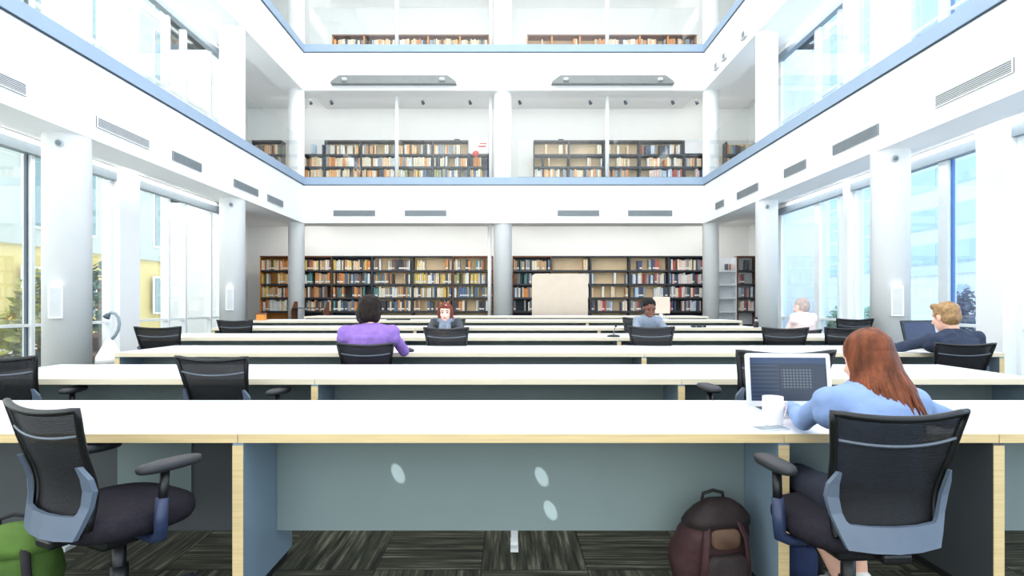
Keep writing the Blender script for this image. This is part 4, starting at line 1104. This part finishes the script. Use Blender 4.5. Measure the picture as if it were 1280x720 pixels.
pts = [N + Vector((.085*math.cos(q), .02+.085*math.sin(q), .0 - .02*math.sin(q))) for q in [2*PI*i/20 for i in range(20)]]
m.tube(pts, .032, 10, closed=True); m.caps(N+Vector((.03,.10,-.02)), N+Vector((.05,.12,-.15)), .035, .045); m.caps(N+Vector((-.03,.10,-.02)), N+Vector((-.04,.12,-.13)), .035, .045)
fused(m, 'scarf', M['greyshirt'], p, .009, 3, fold=.008, fscale=22)

# 4. man looking down, facing the camera
J = default(pelvis=(0,0,.50), chest=(0,.12,.76), neck=(0,.21,.895), head=(.005,.275,.995), pitch=-24, yaw=6,
            shL=(-.135,.18,.83), shR=(.135,.18,.83), elL=(-.19,.34,.72), elR=(.19,.34,.72), wrL=(-.10,.50,.715), wrR=(.10,.50,.715))
p = person((PX(806,7.86), 7.86, FLOOR[4]), PI, J, M['skindk'], M['greyshirt'], M['jeans'], 'person in a pale grey shirt with short black hair looking down', facing=True)
m = MB(); c, R = hframe(J); Pt = lambda x,y,z: c + R @ Vector((x,y,z)); rot = R.to_euler()
m.ell(Pt(0,-.025,.052), (.082,.092,.075), rot, 22, 14); m.ell(Pt(0,-.055,.01), (.076,.058,.075), rot)
fused(m, 'hair', M['blackhair'], p, .008, 3, fold=.004, fscale=60)

# 5. man in the navy jumper, from behind, leaning on his forearm
J = default(chest=(.02,.07,.77), neck=(.035,.13,.915), head=(.0,.185,1.035), pitch=-10, yaw=16,
            shL=(-.160,.12,.835), shR=(.205,.09,.855), elL=(-.315,.34,.755), elR=(.30,.18,.73), wrL=(-.30,.56,.752), wrR=(.16,.42,.752))
p = person((PX(1201,5.05), 5.05, FLOOR[2]), 0, J, M['skin'], M['navy'], M['jeans'], 'person with short sandy hair in a navy jumper, seen from behind', hk=1.1, wide=1.06, topname='jumper')
m = MB(); Pt, rot = hair_cap(m, J, 1.1, 1.09); m.caps(Pt(-.045,.05,.095), Pt(.045,.055,.095), .028, .028)
fused(m, 'hair', M['blond'], p, .008, 3, fold=.006, fscale=40, stretch=(1,1,.4))

# 6. pale figure beyond the empty chairs
J = default(chest=(0,.04,.78), neck=(0,.06,.93), head=(0,.085,1.01), pitch=-6, yaw=12, shL=(-.14,.04,.87), shR=(.14,.04,.87), elL=(-.17,.14,.66), elR=(.17,.14,.66), wrL=(-.08,.34,.60), wrR=(.08,.34,.60))
p = person((PX(1007,7.9), 7.9, FLOOR[4]), .25, J, M['skinpk'], M['pinkshirt'], M['greyshirt'], 'person in a pale pink shirt with short grey hair beyond the empty chairs', hk=1.05)
m = MB(); Pt, rot = hair_cap(m, J, 1.05, 1.03)
fused(m, 'hair', M['greyhair'], p, .008, 3, fold=.003, fscale=50)

# chairs of the seated people who face this way, and of the pale figure
for (u, dd, lab, th, zs) in ((560, 8.10, 'black mesh chair on which the scarf-wearing person sits', 180, .93), (800, 8.12, 'black mesh chair on which the person looking down sits', 190, .96), (1007, 7.66, 'black mesh chair under the person in the pale pink shirt', -14, .80)):
    chair(u, dd, 4, th, lab, zs)

# ------------------------------------------------------------------ light
sc = bpy.context.scene
w = bpy.data.worlds.new('sky'); sc.world = w; w.use_nodes = True
nt = w.node_tree; n = nt.nodes; bg = n['Background']
tc = n.new('ShaderNodeTexCoord'); sp = n.new('ShaderNodeSeparateXYZ'); nt.links.new(tc.outputs['Generated'], sp.inputs[0])
rp = n.new('ShaderNodeValToRGB'); e = rp.color_ramp.elements
e[0].position = 0; e[0].color = (1.2,1.25,1.28,1); e[1].position = .45; e[1].color = (.93,.96,1,1)
nt.links.new(sp.outputs['Z'], rp.inputs['Fac']); nt.links.new(rp.outputs['Color'], bg.inputs['Color'])
bg.inputs['Strength'].default_value = SKY
# unseen fill lights added under the gallery ceilings to brighten the aisles
def area(name, loc, sx, sy, W, rot=(0,0,0), col=(1,.98,.95)):
    ld = bpy.data.lights.new(name, 'AREA'); ld.shape = 'RECTANGLE'; ld.size = sx; ld.size_y = sy; ld.energy = W; ld.color = col
    lo = bpy.data.objects.new(name, ld); C.objects.link(lo); lo.location = loc; lo.rotation_euler = rot
for k in range(3):
    zc = ZF + k*ST
    area('gallery_fill_light', (-.1, 15.9, zc+.16), 12.5, .5, LB[k], (math.radians(32),0,0))
    area('gallery_fill_light', (XL-.85, 5.0, zc+.08), .35, 15, LS, col=(1,1,.98))
    area('gallery_fill_light', (XR+.80, 5.0, zc+.08), .30, 15, LS, col=(.92,.96,1))
# small patches of sunlight on the front desk panel
for (u, y) in ((497.5,592), (677,596), (688,638)):
    T = Vector((PX(u,2.78), 2.78, PZ(y,2.78))); S = T + Vector((-1.1,-3.4,1.75))
    ld = bpy.data.lights.new('sun_glint', 'SPOT'); ld.energy = GLINT; ld.spot_size = math.radians(1.35); ld.spot_blend = .35; ld.shadow_soft_size = .004; ld.color = (.92,.97,1)
    lo = bpy.data.objects.new('sun_glint', ld); C.objects.link(lo); lo.location = S
    q = (T-S).to_track_quat('-Z', 'Y'); lo.rotation_mode = 'QUATERNION'
    from mathutils import Quaternion
    lo.rotation_quaternion = q @ Quaternion((0,0,1), math.radians(28)); lo.scale = (.62,1,1)

# ------------------------------------------------------------------ camera
cd = bpy.data.cameras.new('camera'); cam = bpy.data.objects.new('camera', cd); C.objects.link(cam)
cam.location = (0,0,H); cam.rotation_euler = (PI/2,0,0)
cd.sensor_width = 36; cd.lens = F/1280*36; cd.shift_x = (640-U0)/1280; cd.shift_y = (V0-360)/1280; cd.clip_start = .05; cd.clip_end = 300
sc.camera = cam
vs = sc.view_settings; vs.view_transform = 'Standard'; vs.look = 'None'; vs.gamma = 1; vs.use_curve_mapping = False; vs.exposure = EXPO
